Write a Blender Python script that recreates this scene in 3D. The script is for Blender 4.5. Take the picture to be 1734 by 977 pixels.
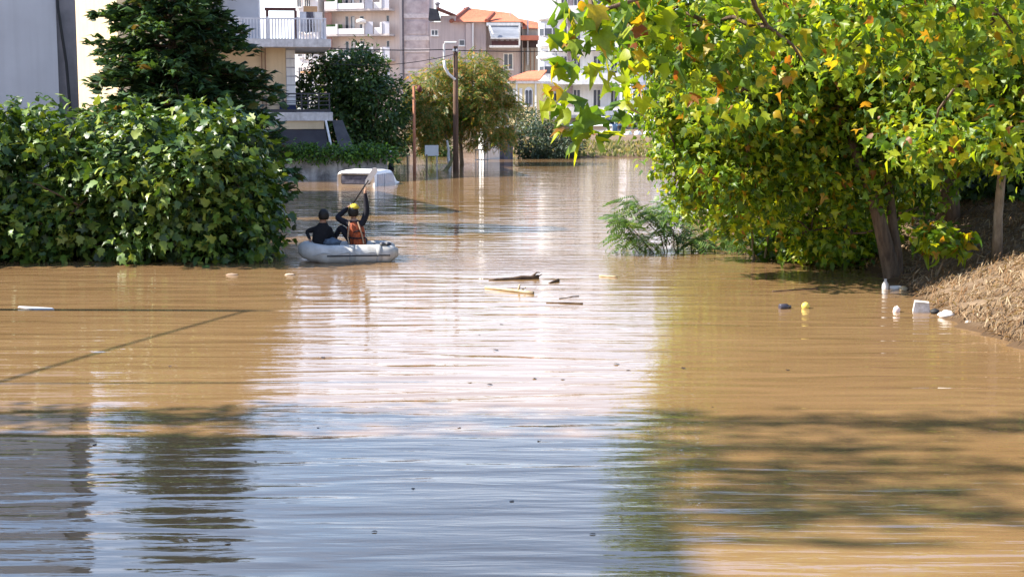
import bpy, bmesh, math, random
import numpy as np
from mathutils import Vector, Matrix, Quaternion

random.seed(7)
rng = np.random.default_rng(11)
for o in list(bpy.data.objects):
    bpy.data.objects.remove(o)
S = bpy.context.scene
C = S.collection
R = math.radians

# ------------------------------------------------------------------ camera
FPX, W0, H0, HCAM = 2500.0, 1734.0, 977.0, 3.4
PITCH = math.atan((488.5 - 165.0) / FPX)
cam = bpy.data.cameras.new("camera")
cam.lens = 36.0 * FPX / W0
cam.sensor_width = 36.0
cam.clip_start = 0.05
cam.clip_end = 6000
camo = bpy.data.objects.new("camera", cam)
camo.location = (0, 0, HCAM)
camo.rotation_euler = (math.pi / 2 - PITCH, 0, 0)
C.objects.link(camo)
S.camera = camo

# ------------------------------------------------------------------ sky, sun, exposure
SUN_EL = R(42)
SUN_AZ = Vector((-1.0, 0.03, 0)).normalized()      # horizontal direction towards the sun
world = bpy.data.worlds.new("World")
S.world = world
world.use_nodes = True
wn = world.node_tree
wn.nodes.clear()
sky = wn.nodes.new("ShaderNodeTexSky")
sky.sky_type = 'NISHITA'
sky.sun_disc = False
sky.sun_elevation = SUN_EL
sky.sun_rotation = math.atan2(SUN_AZ.x, SUN_AZ.y)
sky.air_density = 1.0
sky.dust_density = 0.2
sky.ozone_density = 3.2
bg = wn.nodes.new("ShaderNodeBackground")
bg.inputs["Strength"].default_value = 0.13
wo = wn.nodes.new("ShaderNodeOutputWorld")
# thin bright cirrus veil, thickening towards the horizon all round as a flat layer does
def wnode(kind, **kw):
    n = wn.nodes.new(kind)
    for k, v in kw.items():
        setattr(n, k, v)
    return n
def wmath(op, a, b_=None):
    n = wnode("ShaderNodeMath", operation=op)
    for i, x in enumerate((a, b_)):
        if x is None:
            continue
        if isinstance(x, (int, float)):
            n.inputs[i].default_value = x
        else:
            wn.links.new(x, n.inputs[i])
    return n.outputs[0]
wtc = wnode("ShaderNodeTexCoord")
wsp = wnode("ShaderNodeSeparateXYZ")
wn.links.new(wtc.outputs["Generated"], wsp.inputs[0])
wz = wmath('MAXIMUM', wsp.outputs[2], 0.0)
wd = wmath('ADD', wz, 0.06)
wcb = wnode("ShaderNodeCombineXYZ")
wn.links.new(wmath('DIVIDE', wsp.outputs[0], wd), wcb.inputs[0])
wn.links.new(wmath('DIVIDE', wsp.outputs[1], wd), wcb.inputs[1])
wnz = wnode("ShaderNodeTexNoise")
wnz.inputs["Scale"].default_value = 0.9
wnz.inputs["Detail"].default_value = 6
wnz.inputs["Distortion"].default_value = 0.6
wn.links.new(wcb.outputs[0], wnz.inputs[0])
wmr = wnode("ShaderNodeMapRange", interpolation_type='SMOOTHSTEP')
for i_, v_ in ((1, 0.36), (2, 0.68), (3, 0.0), (4, 1.0)):
    wmr.inputs[i_].default_value = v_
wn.links.new(wnz.outputs[0], wmr.inputs[0])
tau = wmath('DIVIDE', wmath('ADD', wmath('MULTIPLY', wmr.outputs[0], 0.034), 0.009), wmath('ADD', wmath('MULTIPLY', wz, wz), 0.013))
cov = wmath('SUBTRACT', 1.0, wmath('EXPONENT', wmath('MULTIPLY', tau, -1.0)))
wmx = wnode("ShaderNodeMix", data_type='RGBA')
wn.links.new(cov, wmx.inputs[0])
wn.links.new(sky.outputs[0], wmx.inputs[6])
wmx.inputs[7].default_value = (5.7, 5.5, 6.1, 1)
wn.links.new(wmx.outputs[2], bg.inputs[0])
wn.links.new(bg.outputs[0], wo.inputs[0])

sun = bpy.data.lights.new("sun", 'SUN')
sun.energy = 5.0
sun.angle = R(0.5)
sun.color = (1.0, 0.93, 0.82)
suno = bpy.data.objects.new("sun", sun)
tosun = Vector((SUN_AZ.x * math.cos(SUN_EL), SUN_AZ.y * math.cos(SUN_EL), math.sin(SUN_EL)))
suno.rotation_euler = tosun.to_track_quat('Z', 'Y').to_euler()
suno.location = (-30, 10, 40)
C.objects.link(suno)

S.view_settings.view_transform = 'Standard'
S.view_settings.look = 'None'
S.view_settings.gamma = 1
S.view_settings.exposure = 1.45
S.view_settings.use_curve_mapping = False
S.render.engine = 'CYCLES'
S.cycles.max_bounces = 6
S.cycles.diffuse_bounces = 3
S.cycles.glossy_bounces = 3
S.cycles.transmission_bounces = 3

# ------------------------------------------------------------------ layout helpers: surveyed points
def P(px, py, Y):
    """Point of the place at depth Y seen in direction (px, py) of the survey photo."""
    xn, yn = (px - W0 / 2) / FPX, -(py - H0 / 2) / FPX
    d = Vector((xn, math.cos(PITCH) + yn * math.sin(PITCH), -math.sin(PITCH) + yn * math.cos(PITCH)))
    return Vector((0, 0, HCAM)) + d * (Y / d.y)

def WP(px, py, z=0.0):
    """Point on the water level."""
    xn, yn = (px - W0 / 2) / FPX, -(py - H0 / 2) / FPX
    d = Vector((xn, math.cos(PITCH) + yn * math.sin(PITCH), -math.sin(PITCH) + yn * math.cos(PITCH)))
    return Vector((0, 0, HCAM)) + d * ((z - HCAM) / d.z)

# ------------------------------------------------------------------ materials
def nodes(m):
    m.use_nodes = True
    t = m.node_tree
    t.nodes.clear()
    return t, t.nodes, t.links

MATS = {}
def mat(name, c1, c2=None, scale=4.0, rough=0.7, bump=0.0, bscale=30.0, stretch=(1, 1, 1), spec=0.3, metal=0.0, streak=0.0, obj_var=0.0):
    """Principled surface with blotchy noise between two colours, fine bump, vertical streaks and per-piece variation."""
    if name in MATS:
        return MATS[name]
    m = bpy.data.materials.new(name)
    t, N, L = nodes(m)
    out = N.new("ShaderNodeOutputMaterial")
    b = N.new("ShaderNodeBsdfPrincipled")
    b.inputs["Roughness"].default_value = rough
    b.inputs["Specular IOR Level"].default_value = spec
    b.inputs["Metallic"].default_value = metal
    L.new(b.outputs[0], out.inputs[0])
    tc = N.new("ShaderNodeTexCoord")
    mp = N.new("ShaderNodeMapping")
    mp.inputs["Scale"].default_value = stretch
    L.new(tc.outputs["Object"], mp.inputs[0])
    nz = N.new("ShaderNodeTexNoise")
    nz.inputs["Scale"].default_value = scale
    nz.inputs["Detail"].default_value = 6
    nz.inputs["Roughness"].default_value = 0.62
    L.new(mp.outputs[0], nz.inputs[0])
    rp = N.new("ShaderNodeValToRGB")
    c2 = c2 or tuple(x * 0.75 for x in c1)
    rp.color_ramp.elements[0].position = 0.33
    rp.color_ramp.elements[0].color = (*c2, 1)
    rp.color_ramp.elements[1].position = 0.66
    rp.color_ramp.elements[1].color = (*c1, 1)
    L.new(nz.outputs[0], rp.inputs[0])
    col = rp.outputs[0]
    if streak:
        m2 = N.new("ShaderNodeMapping")
        m2.inputs["Scale"].default_value = (3.0, 3.0, 0.16)
        L.new(tc.outputs["Object"], m2.inputs[0])
        n2 = N.new("ShaderNodeTexNoise")
        n2.inputs["Scale"].default_value = 1.6
        n2.inputs["Detail"].default_value = 5
        L.new(m2.outputs[0], n2.inputs[0])
        mr = N.new("ShaderNodeMapRange")
        mr.inputs[1].default_value = 0.45
        mr.inputs[2].default_value = 0.75
        mr.inputs[3].default_value = 0
        mr.inputs[4].default_value = streak
        L.new(n2.outputs[0], mr.inputs[0])
        mx = N.new("ShaderNodeMix")
        mx.data_type = 'RGBA'
        L.new(mr.outputs[0], mx.inputs[0])
        L.new(col, mx.inputs[6])
        mx.inputs[7].default_value = (c1[0] * 0.35, c1[1] * 0.34, c1[2] * 0.33, 1)
        col = mx.outputs[2]
    if obj_var:
        oi = N.new("ShaderNodeObjectInfo")
        mr = N.new("ShaderNodeMapRange")
        mr.inputs[3].default_value = 1 - obj_var
        mr.inputs[4].default_value = 1 + obj_var
        L.new(oi.outputs["Random"], mr.inputs[0])
        hs = N.new("ShaderNodeHueSaturation")
        L.new(mr.outputs[0], hs.inputs["Value"])
        L.new(col, hs.inputs["Color"])
        col = hs.outputs[0]
    L.new(col, b.inputs["Base Color"])
    if bump:
        n3 = N.new("ShaderNodeTexNoise")
        n3.inputs["Scale"].default_value = bscale
        n3.inputs["Detail"].default_value = 5
        L.new(mp.outputs[0], n3.inputs[0])
        bp = N.new("ShaderNodeBump")
        bp.inputs["Strength"].default_value = 0.8
        bp.inputs["Distance"].default_value = bump
        L.new(n3.outputs[0], bp.inputs["Height"])
        L.new(bp.outputs[0], b.inputs["Normal"])
    MATS[name] = m
    return m

def leafmat(name, stops, trans=0.35, rough=0.45, spec=0.35, tcol=1.6):
    """Leaf colour chosen per leaf, with light coming through the blade."""
    if name in MATS:
        return MATS[name]
    m = bpy.data.materials.new(name)
    t, N, L = nodes(m)
    out = N.new("ShaderNodeOutputMaterial")
    geo = N.new("ShaderNodeNewGeometry")
    oi = N.new("ShaderNodeObjectInfo")
    ad = N.new("ShaderNodeMath")
    ad.operation = 'ADD'
    L.new(geo.outputs["Random Per Island"], ad.inputs[0])
    L.new(oi.outputs["Random"], ad.inputs[1])
    fr = N.new("ShaderNodeMath")
    fr.operation = 'FRACT'
    L.new(ad.outputs[0], fr.inputs[0])
    rp = N.new("ShaderNodeValToRGB")
    e = rp.color_ramp.elements
    while len(e) < len(stops):
        e.new(0.5)
    for k, (p, c) in enumerate(stops):
        e[k].position = p
        e[k].color = (*c, 1)
    L.new(fr.outputs[0], rp.inputs[0])
    tc = N.new("ShaderNodeTexCoord")
    nz = N.new("ShaderNodeTexNoise")
    nz.inputs["Scale"].default_value = 9
    nz.inputs["Detail"].default_value = 3
    L.new(tc.outputs["Object"], nz.inputs[0])
    mr = N.new("ShaderNodeMapRange")
    mr.inputs[3].default_value = 0.65
    mr.inputs[4].default_value = 1.35
    L.new(nz.outputs[0], mr.inputs[0])
    hs = N.new("ShaderNodeHueSaturation")
    L.new(mr.outputs[0], hs.inputs["Value"])
    L.new(rp.outputs[0], hs.inputs["Color"])
    b = N.new("ShaderNodeBsdfPrincipled")
    b.inputs["Roughness"].default_value = rough
    b.inputs["Specular IOR Level"].default_value = spec
    L.new(hs.outputs[0], b.inputs["Base Color"])
    tr = N.new("ShaderNodeBsdfTranslucent")
    g2 = N.new("ShaderNodeMix")
    g2.data_type = 'RGBA'
    g2.blend_type = 'MULTIPLY'
    g2.inputs[0].default_value = 1
    L.new(hs.outputs[0], g2.inputs[6])
    g2.inputs[7].default_value = (1.25 * tcol, 1.1 * tcol, 0.35 * tcol, 1)
    L.new(g2.outputs[2], tr.inputs[0])
    ms = N.new("ShaderNodeMixShader")
    ms.inputs[0].default_value = trans
    L.new(b.outputs[0], ms.inputs[1])
    L.new(tr.outputs[0], ms.inputs[2])
    L.new(ms.outputs[0], out.inputs[0])
    MATS[name] = m
    return m

# ------------------------------------------------------------------ mesh helpers
class MB:
    def __init__(s):
        s.v, s.f = [], []
    def box(s, x0, x1, y0, y1, z0, z1):
        b = len(s.v)
        s.v += [(x0, y0, z0), (x1, y0, z0), (x1, y1, z0), (x0, y1, z0), (x0, y0, z1), (x1, y0, z1), (x1, y1, z1), (x0, y1, z1)]
        s.f += [tuple(b + i for i in q) for q in ((3, 2, 1, 0), (4, 5, 6, 7), (0, 1, 5, 4), (1, 2, 6, 5), (2, 3, 7, 6), (3, 0, 4, 7))]
        return s
    def poly(s, pts):
        b = len(s.v)
        s.v += [tuple(p) for p in pts]
        s.f.append(tuple(range(b, b + len(pts))))
        return s
    def prism(s, pts, off):
        """Closed prism: polygon pts extruded by vector off."""
        b, n = len(s.v), len(pts)
        s.v += [tuple(p) for p in pts] + [tuple(Vector(p) + Vector(off)) for p in pts]
        s.f.append(tuple(range(b, b + n)))
        s.f.append(tuple(range(b + 2 * n - 1, b + n - 1, -1)))
        for i in range(n):
            j = (i + 1) % n
            s.f.append((b + j, b + i, b + n + i, b + n + j))
        return s
    def tube(s, pts, rad, sides=6, cap=True):
        pts = [Vector(p) for p in pts]
        n = len(pts)
        if not hasattr(rad, '__len__'):
            rad = [rad] * n
        b = len(s.v)
        up = Vector((0.13, 0.27, 1)).normalized()
        for i, p in enumerate(pts):
            t = (pts[min(i + 1, n - 1)] - pts[max(i - 1, 0)])
            t = t.normalized() if t.length > 1e-9 else Vector((0, 0, 1))
            a = t.cross(up if abs(t.dot(up)) < 0.95 else Vector((1, 0, 0))).normalized()
            c = t.cross(a)
            for k in range(sides):
                an = 2 * math.pi * k / sides
                s.v.append(tuple(p + (a * math.cos(an) + c * math.sin(an)) * rad[i]))
        for i in range(n - 1):
            for k in range(sides):
                k2 = (k + 1) % sides
                s.f.append((b + i * sides + k, b + i * sides + k2, b + (i + 1) * sides + k2, b + (i + 1) * sides + k))
        if cap:
            s.f.append(tuple(b + k for k in range(sides))[::-1])
            s.f.append(tuple(b + (n - 1) * sides + k for k in range(sides)))
        return s
    def lathe(s, c, prof, sides=12, axis='Z'):
        """Profile of (r, h) turned about a vertical axis through c."""
        b = len(s.v)
        for r, h in prof:
            for k in range(sides):
                an = 2 * math.pi * k / sides
                s.v.append((c[0] + r * math.cos(an), c[1] + r * math.sin(an), c[2] + h))
        for i in range(len(prof) - 1):
            for k in range(sides):
                k2 = (k + 1) % sides
                s.f.append((b + i * sides + k, b + i * sides + k2, b + (i + 1) * sides + k2, b + (i + 1) * sides + k))
        s.f.append(tuple(b + k for k in range(sides))[::-1])
        s.f.append(tuple(b + (len(prof) - 1) * sides + k for k in range(sides)))
        return s
    def build(s, name, m, parent=None, smooth=False, bevel=0):
        me = bpy.data.meshes.new(name)
        me.from_pydata(s.v, [], s.f)
        me.update()
        if smooth:
            me.polygons.foreach_set("use_smooth", [True] * len(me.polygons))
        o = bpy.data.objects.new(name, me)
        me.materials.append(m)
        C.objects.link(o)
        if parent:
            o.parent = parent
        if bevel:
            md = o.modifiers.new("bevel", 'BEVEL')
            md.width = bevel
            md.segments = 2
            md.limit_method = 'ANGLE'
        return o

def thing(name, label, cat, loc=(0, 0, 0), rz=0.0, group=None):
    o = bpy.data.objects.new(name, None)
    o.location = loc
    o.rotation_euler = (0, 0, rz)
    o.empty_display_size = 0.2
    C.objects.link(o)
    return tag(o, label, cat, group)

def tag(o, label, cat, group=None):
    o["label"] = label
    o["category"] = cat
    if group:
        o["group"] = group
    return o

def part(name, m, parent, *boxes, bevel=0):
    b = MB()
    for q in boxes:
        b.box(*q)
    return b.build(name, m, parent, bevel=bevel)

def inst(name, src, parent, loc=None, mw=None, m=None):
    o = bpy.data.objects.new(name, src)
    C.objects.link(o)
    o.parent = parent
    if loc is not None:
        o.location = loc
    if mw is not None:
        o.matrix_local = mw
    return o

def nrm(a):
    return a / np.maximum(np.linalg.norm(a, axis=-1, keepdims=True), 1e-9)

def raw_mesh(name, v, tris, m, smooth=False):
    me = bpy.data.meshes.new(name)
    me.vertices.add(len(v))
    me.vertices.foreach_set("co", np.ascontiguousarray(v, dtype=np.float32).ravel())
    nt = len(tris)
    me.loops.add(nt * 3)
    me.loops.foreach_set("vertex_index", np.ascontiguousarray(tris, dtype=np.int32).ravel())
    me.polygons.add(nt)
    me.polygons.foreach_set("loop_start", np.arange(0, nt * 3, 3, dtype=np.int32))
    if smooth:
        me.polygons.foreach_set("use_smooth", np.ones(nt, dtype=bool))
    me.update(calc_edges=True)
    me.materials.append(m)
    return me

# ---- leaf blades (unit length along +y, face along +z)
def fan(outline, centre, droop=0.22, fold=0.12):
    full = outline + [(-x, y) for x, y in reversed(outline[1:-1])]
    v = [(centre[0], centre[1], 0.0)]
    for x, y in full:
        r2 = x * x + (y - centre[1]) ** 2
        v.append((x, y, fold * abs(x) - droop * r2))
    n = len(full)
    f = [(0, 1 + (i + 1) % n, 1 + i) for i in range(n)]
    return np.array(v), np.array(f)

PLANE_LEAF = fan([(0, 0), (0.2, 0.0), (0.52, 0.1), (0.34, 0.3), (0.62, 0.6), (0.24, 0.52), (0.14, 0.74), (0, 1.02)], (0, 0.32), 0.45, 0.28)
def bent(outline, centre, tipdrop, roll):
    # lopsided, half-rolled blade: one side lifted, tip hanging
    v, f = fan(outline, centre, 0.3, 0.1)
    v = v.copy()
    v[:, 2] += roll * np.maximum(v[:, 0], 0) ** 1.3 - tipdrop * np.maximum(v[:, 1] - 0.4, 0) ** 1.5
    v[:, 0] *= np.where(v[:, 0] > 0, 0.75, 1.1)
    return v, f
PLANE_MIX = [PLANE_LEAF, bent([(0, 0), (0.3, 0.02), (0.5, 0.22), (0.36, 0.34), (0.5, 0.66), (0.22, 0.62), (0, 0.95)], (0, 0.34), 0.9, 0.8),
             bent([(0, 0), (0.22, 0.05), (0.44, 0.3), (0.3, 0.55), (0.12, 0.8), (0, 1.05)], (0.03, 0.4), 0.5, -0.7),
             bent([(0, 0), (0.4, 0.02), (0.3, 0.25), (0.6, 0.4), (0.26, 0.6), (0.1, 0.9), (0, 0.98)], (-0.02, 0.36), 1.2, 0.3)]
FIG_LEAF = fan([(0, 0), (0.26, 0.02), (0.40, 0.26), (0.26, 0.42), (0.36, 0.7), (0.16, 0.66), (0, 1.0)], (0, 0.36), 0.5, 0.3)
OVAL_LEAF = fan([(0, 0), (0.24, 0.3), (0.2, 0.65), (0, 1.0)], (0, 0.45), 0.35, 0.25)
NEEDLE = (np.array([(-0.07, 0, 0), (0.07, 0, 0), (0.16, 0.55, 0.04), (0, 1.0, -0.16), (-0.16, 0.55, 0.04), (0.34, 0.62, -0.05), (-0.34, 0.62, -0.05), (0.28, 0.28, -0.02), (-0.28, 0.3, -0.02)]),
          np.array([(0, 1, 2), (0, 2, 4), (4, 2, 3), (1, 5, 2), (0, 4, 6), (1, 7, 2), (0, 4, 8)]))

def pinnate(pairs=8):
    v, f = [], []
    def blade(b, d, w):
        b, d = Vector(b), Vector(d)
        s = d.cross(Vector((0, 0, 1))).normalized() * w
        k = len(v)
        mid = b + d * 0.5
        v.extend([tuple(b), tuple(mid + s + Vector((0, 0, .01))), tuple(b + d), tuple(mid - s + Vector((0, 0, .01)))])
        f.extend([(k, k + 1, k + 2), (k, k + 2, k + 3)])
    def z(t):
        return -0.35 * t * t
    for i in range(pairs):
        t = 0.15 + 0.8 * i / pairs
        ln = 0.3 * (1 - 0.45 * abs(t - 0.5))
        for sg in (-1, 1):
            blade((0, t, z(t)), (sg * ln, ln * 0.45, -0.1), 0.042)
    blade((0, 0.95, z(.95)), (0, .24, -.16), 0.045)
    k = len(v)
    for i in range(4):
        t = i / 3.0
        v.extend([(-0.008, t, z(t)), (0.008, t, z(t))])
    for i in range(3):
        a = k + 2 * i
        f.extend([(a, a + 1, a + 3), (a, a + 3, a + 2)])
    return np.array(v), np.array(f)
FROND = pinnate()

def leaf_frames(n, up_bias, out):
    """Random blade frames: normals mostly up and outwards, tips drooping outwards."""
    nn = nrm(np.array([0, 0, 1.0]) * up_bias + out * 0.55 + rng.normal(0, 0.62, (n, 3)))
    tip = out + rng.normal(0, 0.6, (n, 3)) + np.array([0, 0, -0.35])
    tip = nrm(tip - nn * np.sum(tip * nn, 1, keepdims=True))
    side = np.cross(tip, nn)
    return side, tip, nn

def leaves_mesh(name, blade, pos, fr, size, m):
    if isinstance(blade, list):
        pick_ = rng.integers(len(blade), size=len(pos))
        V_, F_, k0 = [], [], 0
        for b_i, (tv, tf) in enumerate(blade):
            s_ = pick_ == b_i
            sd, tp_, n_ = (q_[s_] for q_ in fr)
            sd = sd * (0.65 + 0.5 * rng.random((len(sd), 1)))
            n_ = n_ * (0.2 + 2.2 * rng.random((len(sd), 1)) ** 1.5)
            v = pos[s_][:, None, :] + size[s_][:, None, None] * (tv[None, :, 0:1] * sd[:, None, :] + tv[None, :, 1:2] * tp_[:, None, :] + tv[None, :, 2:3] * n_[:, None, :])
            V_.append(v.reshape(-1, 3))
            F_.append((tf[None] + (k0 + np.arange(len(sd)) * len(tv))[:, None, None]).reshape(-1, 3))
            k0 += v.shape[0] * v.shape[1]
        return raw_mesh(name, np.concatenate(V_), np.concatenate(F_), m)
    tv, tf = blade
    side, tip, nn = fr
    side = side * (0.6 + 0.5 * rng.random((len(pos), 1)))
    nn = nn * (0.2 + 2.2 * rng.random((len(pos), 1)) ** 1.5)
    v = pos[:, None, :] + size[:, None, None] * (tv[None, :, 0:1] * side[:, None, :] + tv[None, :, 1:2] * tip[:, None, :] + tv[None, :, 2:3] * nn[:, None, :])
    k = len(tv)
    f = tf[None, :, :] + (np.arange(len(pos)) * k)[:, None, None]
    return raw_mesh(name, v.reshape(-1, 3), f.reshape(-1, 3), m)

def leaf_parts(name, me_src, parent, pos, fr, size, idx):
    side, tip, nn = fr
    for i in idx:
        M4 = Matrix(((side[i][0], tip[i][0], nn[i][0], 0), (side[i][1], tip[i][1], nn[i][1], 0), (side[i][2], tip[i][2], nn[i][2], 0), (0, 0, 0, 1)))
        mw = Matrix.Translation(Vector(pos[i])) @ M4 @ Matrix.Scale(float(size[i]), 4)
        inst(name, me_src, parent, mw=mw)

def crown(ells, n_clump, per, spread, zmin=None, shell=(0.55, 1.0), flat=0.8, lean=None):
    """Leaf points gathered in clumps through a set of ellipsoids (weights by volume)."""
    wts = np.array([e[3] * e[4] * e[5] for e in ells]) ** 0.8
    wts /= wts.sum()
    which = rng.choice(len(ells), n_clump, p=wts)
    E = np.array(ells)[which]
    d = nrm(rng.normal(0, 1, (n_clump, 3)))
    r = shell[0] + (shell[1] - shell[0]) * rng.random((n_clump, 1)) ** 0.7
    r *= 1 + 0.16 * np.sin(d[:, 0:1] * 7 + which[:, None]) * np.cos(d[:, 2:3] * 5 + which[:, None] * 2)
    cc = E[:, :3] + d * r * E[:, 3:6]
    if zmin is not None:
        cc[:, 2] = np.maximum(cc[:, 2], zmin + 0.1 * rng.random(n_clump))
    cnt = rng.poisson(per, n_clump)
    idx = np.repeat(np.arange(n_clump), cnt)
    off = rng.normal(0, 1, (len(idx), 3)) * spread * np.array([1, 1, flat])
    pos = cc[idx] + off
    out = nrm(d[idx] * 0.8 + off / max(spread, 1e-3) * 0.35)
    if zmin is not None:
        keep = pos[:, 2] > zmin
        pos, out = pos[keep], out[keep]
    return cc, pos, out

def wobble(a, b, n, amt, sag=0.0):
    a, b = Vector(a), Vector(b)
    pts = []
    for i in range(n + 1):
        t = i / n
        k = math.sin(math.pi * t)
        pts.append(a.lerp(b, t) + Vector((random.uniform(-1, 1), random.uniform(-1, 1), random.uniform(-.6, .6))) * amt * k * (b - a).length + Vector((0, 0, sag * k)))
    return pts

def taper(r0, r1, n):
    return [r0 + (r1 - r0) * (i / n) ** 0.8 for i in range(n + 1)]

def in_view(p):
    z = p[:, 1] * math.cos(PITCH) + (HCAM - p[:, 2]) * math.sin(PITCH)
    x = p[:, 0] / z * FPX
    y = (p[:, 2] - HCAM) * math.cos(PITCH) + p[:, 1] * math.sin(PITCH)
    y = -y / z * FPX + 488.5 
    return (np.abs(x) < 867) & (y > 0) & (y < 977)

# colours
WHITE_PAINT = mat("white_plaster", (0.8, 0.79, 0.77), (0.68, 0.66, 0.63), 1.2, 0.8, 0.004, 40, streak=0.25)
GREY_WALL = mat("grey_render", (0.60, 0.585, 0.60), (0.53, 0.515, 0.53), 0.5, 0.85, 0.003, 60, streak=0.12)
CONCRETE = mat("raw_concrete", (0.26, 0.24, 0.25), (0.17, 0.16, 0.17), 1.4, 0.9, 0.006, 25, streak=0.3)
CREAM = mat("cream_plaster", (0.72, 0.56, 0.36), (0.62, 0.47, 0.30), 1.0, 0.8, 0.003, 40, streak=0.15)
PEACH = mat("peach_plaster", (0.80, 0.66, 0.57), (0.72, 0.58, 0.5), 0.6, 0.8, streak=0.2)
MAUVE = mat("mauve_plaster", (0.50, 0.41, 0.39), (0.44, 0.36, 0.35), 0.5, 0.85, streak=0.3)
YELLOWW = mat("yellow_plaster", (0.84, 0.68, 0.36), (0.76, 0.60, 0.30), 0.8, 0.8, streak=0.15)
ROOFT = mat("clay_tile", (0.62, 0.20, 0.10), (0.44, 0.13, 0.07), 2.2, 0.8, 0.03, 7, stretch=(3, 1, 1))
GLASS = mat("window_glass", (0.05, 0.06, 0.08), (0.03, 0.035, 0.05), 0.8, 0.08, spec=0.6)
DARKMETAL = mat("navy_metal", (0.02, 0.022, 0.035), (0.035, 0.035, 0.045), 5, 0.45, spec=0.5)
GREYMETAL = mat("grey_metal", (0.5, 0.5, 0.52), (0.4, 0.4, 0.42), 5, 0.5, spec=0.5)
AWNING = mat("dark_awning", (0.06, 0.055, 0.06), (0.045, 0.04, 0.045), 2, 0.8)
WOOD = mat("weathered_wood", (0.16, 0.09, 0.055), (0.07, 0.04, 0.028), 3, 0.85, 0.01, 20, stretch=(6, 6, 0.5))
BARK = mat("bark", (0.17, 0.115, 0.07), (0.07, 0.045, 0.03), 4, 0.9, 0.02, 14, stretch=(3, 3, 0.6))
BARKP = mat("pale_bark", (0.30, 0.23, 0.15), (0.14, 0.10, 0.06), 5, 0.9, 0.015, 14, stretch=(2, 2, 0.7))
RUST = mat("rusty_steel", (0.40, 0.17, 0.09), (0.25, 0.10, 0.06), 8, 0.8)
BLACK = mat("black_cable", (0.02, 0.02, 0.022), (0.03, 0.03, 0.03), 4, 0.6)

# ------------------------------------------------------------------ terrain: one sheet from under the flood to the horizon
def shore(y):
    return 6.9 + 0.25 * math.sin(y * 0.45 + 1.0) + (0.012 * (y - 27) ** 2 * -1 if y > 27 else 0.02 * (27 - y)) * (1 if y < 42 else 0) + (1.6 if y >= 42 else 0)

def ground_z(x, y):
    z = -1.4
    # right bank
    s = x - shore(y)
    if y < 80:
        zr = 0.36 * s if s < 3.2 else 1.15 + 0.10 * (s - 3.2)
        z = max(z, min(zr, 1.9))
    # left shore
    sl = -13.0 - x
    z = max(z, min(sl * 0.25, 0.25))
    # far shore
    far = 84 if x > 0.5 else 90
    z = max(z, min((y - far) * 0.09, 0.9))
    if y < 4:
        z = max(z, min((4 - y) * 0.35, 1.7))
    return max(z, -1.4)

def axis(parts):
    a = []
    for lo, hi, st in parts:
        a += list(np.arange(lo, hi, st))
    return np.array(a + [parts[-1][1]])

gx = axis([(-3000, -200, 400), (-200, -30, 17), (-30, 4, 1.0), (4, 6, 0.4), (6, 14.5, 0.11), (14.5, 40, 1.5), (40, 200, 16), (200, 3000, 400)])
gy = axis([(-400, -20, 38), (-20, 16, 1.5), (16, 36, 0.11), (36, 100, 1.0), (100, 300, 20), (300, 4000, 370)])
gv = []
for y in gy:
    for x in gx:
        z = ground_z(x, y)
        if 6 < x < 14.5 and 16 < y < 36 and z > -0.4:
            fur = math.sin((y * 1.0 + x * 0.55) * 7.5 + 1.6 * math.sin(x * 1.7 + y * .6)) * 0.028
            fur += math.sin(x * 3.1 + y * 1.3) * math.cos(y * 2.7 - x * .8) * 0.04
            z += fur + random.uniform(-0.014, 0.014)
        gv.append((x, y, z))
nx, ny = len(gx), len(gy)
gi = np.arange(nx * ny).reshape(ny, nx)
q = np.stack([gi[:-1, :-1], gi[:-1, 1:], gi[1:, 1:], gi[1:, :-1]], -1).reshape(-1, 4)
tri = np.concatenate([q[:, [0, 1, 2]], q[:, [0, 2, 3]]])
SOIL = mat("dry_leafy_soil", (0.23, 0.16, 0.10), (0.10, 0.066, 0.04), 2.5, 0.95, 0.03, 9, stretch=(1.0, 2.2, 1))
# wet margin: soil soaked dark just above the water line
t, N, L = nodes_of = (SOIL.node_tree, SOIL.node_tree.nodes, SOIL.node_tree.links)
pr = next(n for n in N if n.type == 'BSDF_PRINCIPLED')
lk = pr.inputs["Base Color"].links[0].from_socket
gp_ = N.new("ShaderNodeNewGeometry")
sx_ = N.new("ShaderNodeSeparateXYZ")
L.new(gp_.outputs["Position"], sx_.inputs[0])
mr_ = N.new("ShaderNodeMapRange")
mr_.inputs[1].default_value = 0.04
mr_.inputs[2].default_value = 0.2
L.new(sx_.outputs[2], mr_.inputs[0])
mxw = N.new("ShaderNodeMix")
mxw.data_type = 'RGBA'
L.new(mr_.outputs[0], mxw.inputs[0])
mxw.inputs[6].default_value = (0.085, 0.05, 0.024, 1)
L.new(lk, mxw.inputs[7])
L.new(mxw.outputs[2], pr.inputs["Base Color"])
ground = bpy.data.objects.new("ground", raw_mesh("ground", np.array(gv), tri, SOIL, True))
ground["kind"] = "structure"
C.objects.link(ground)

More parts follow.
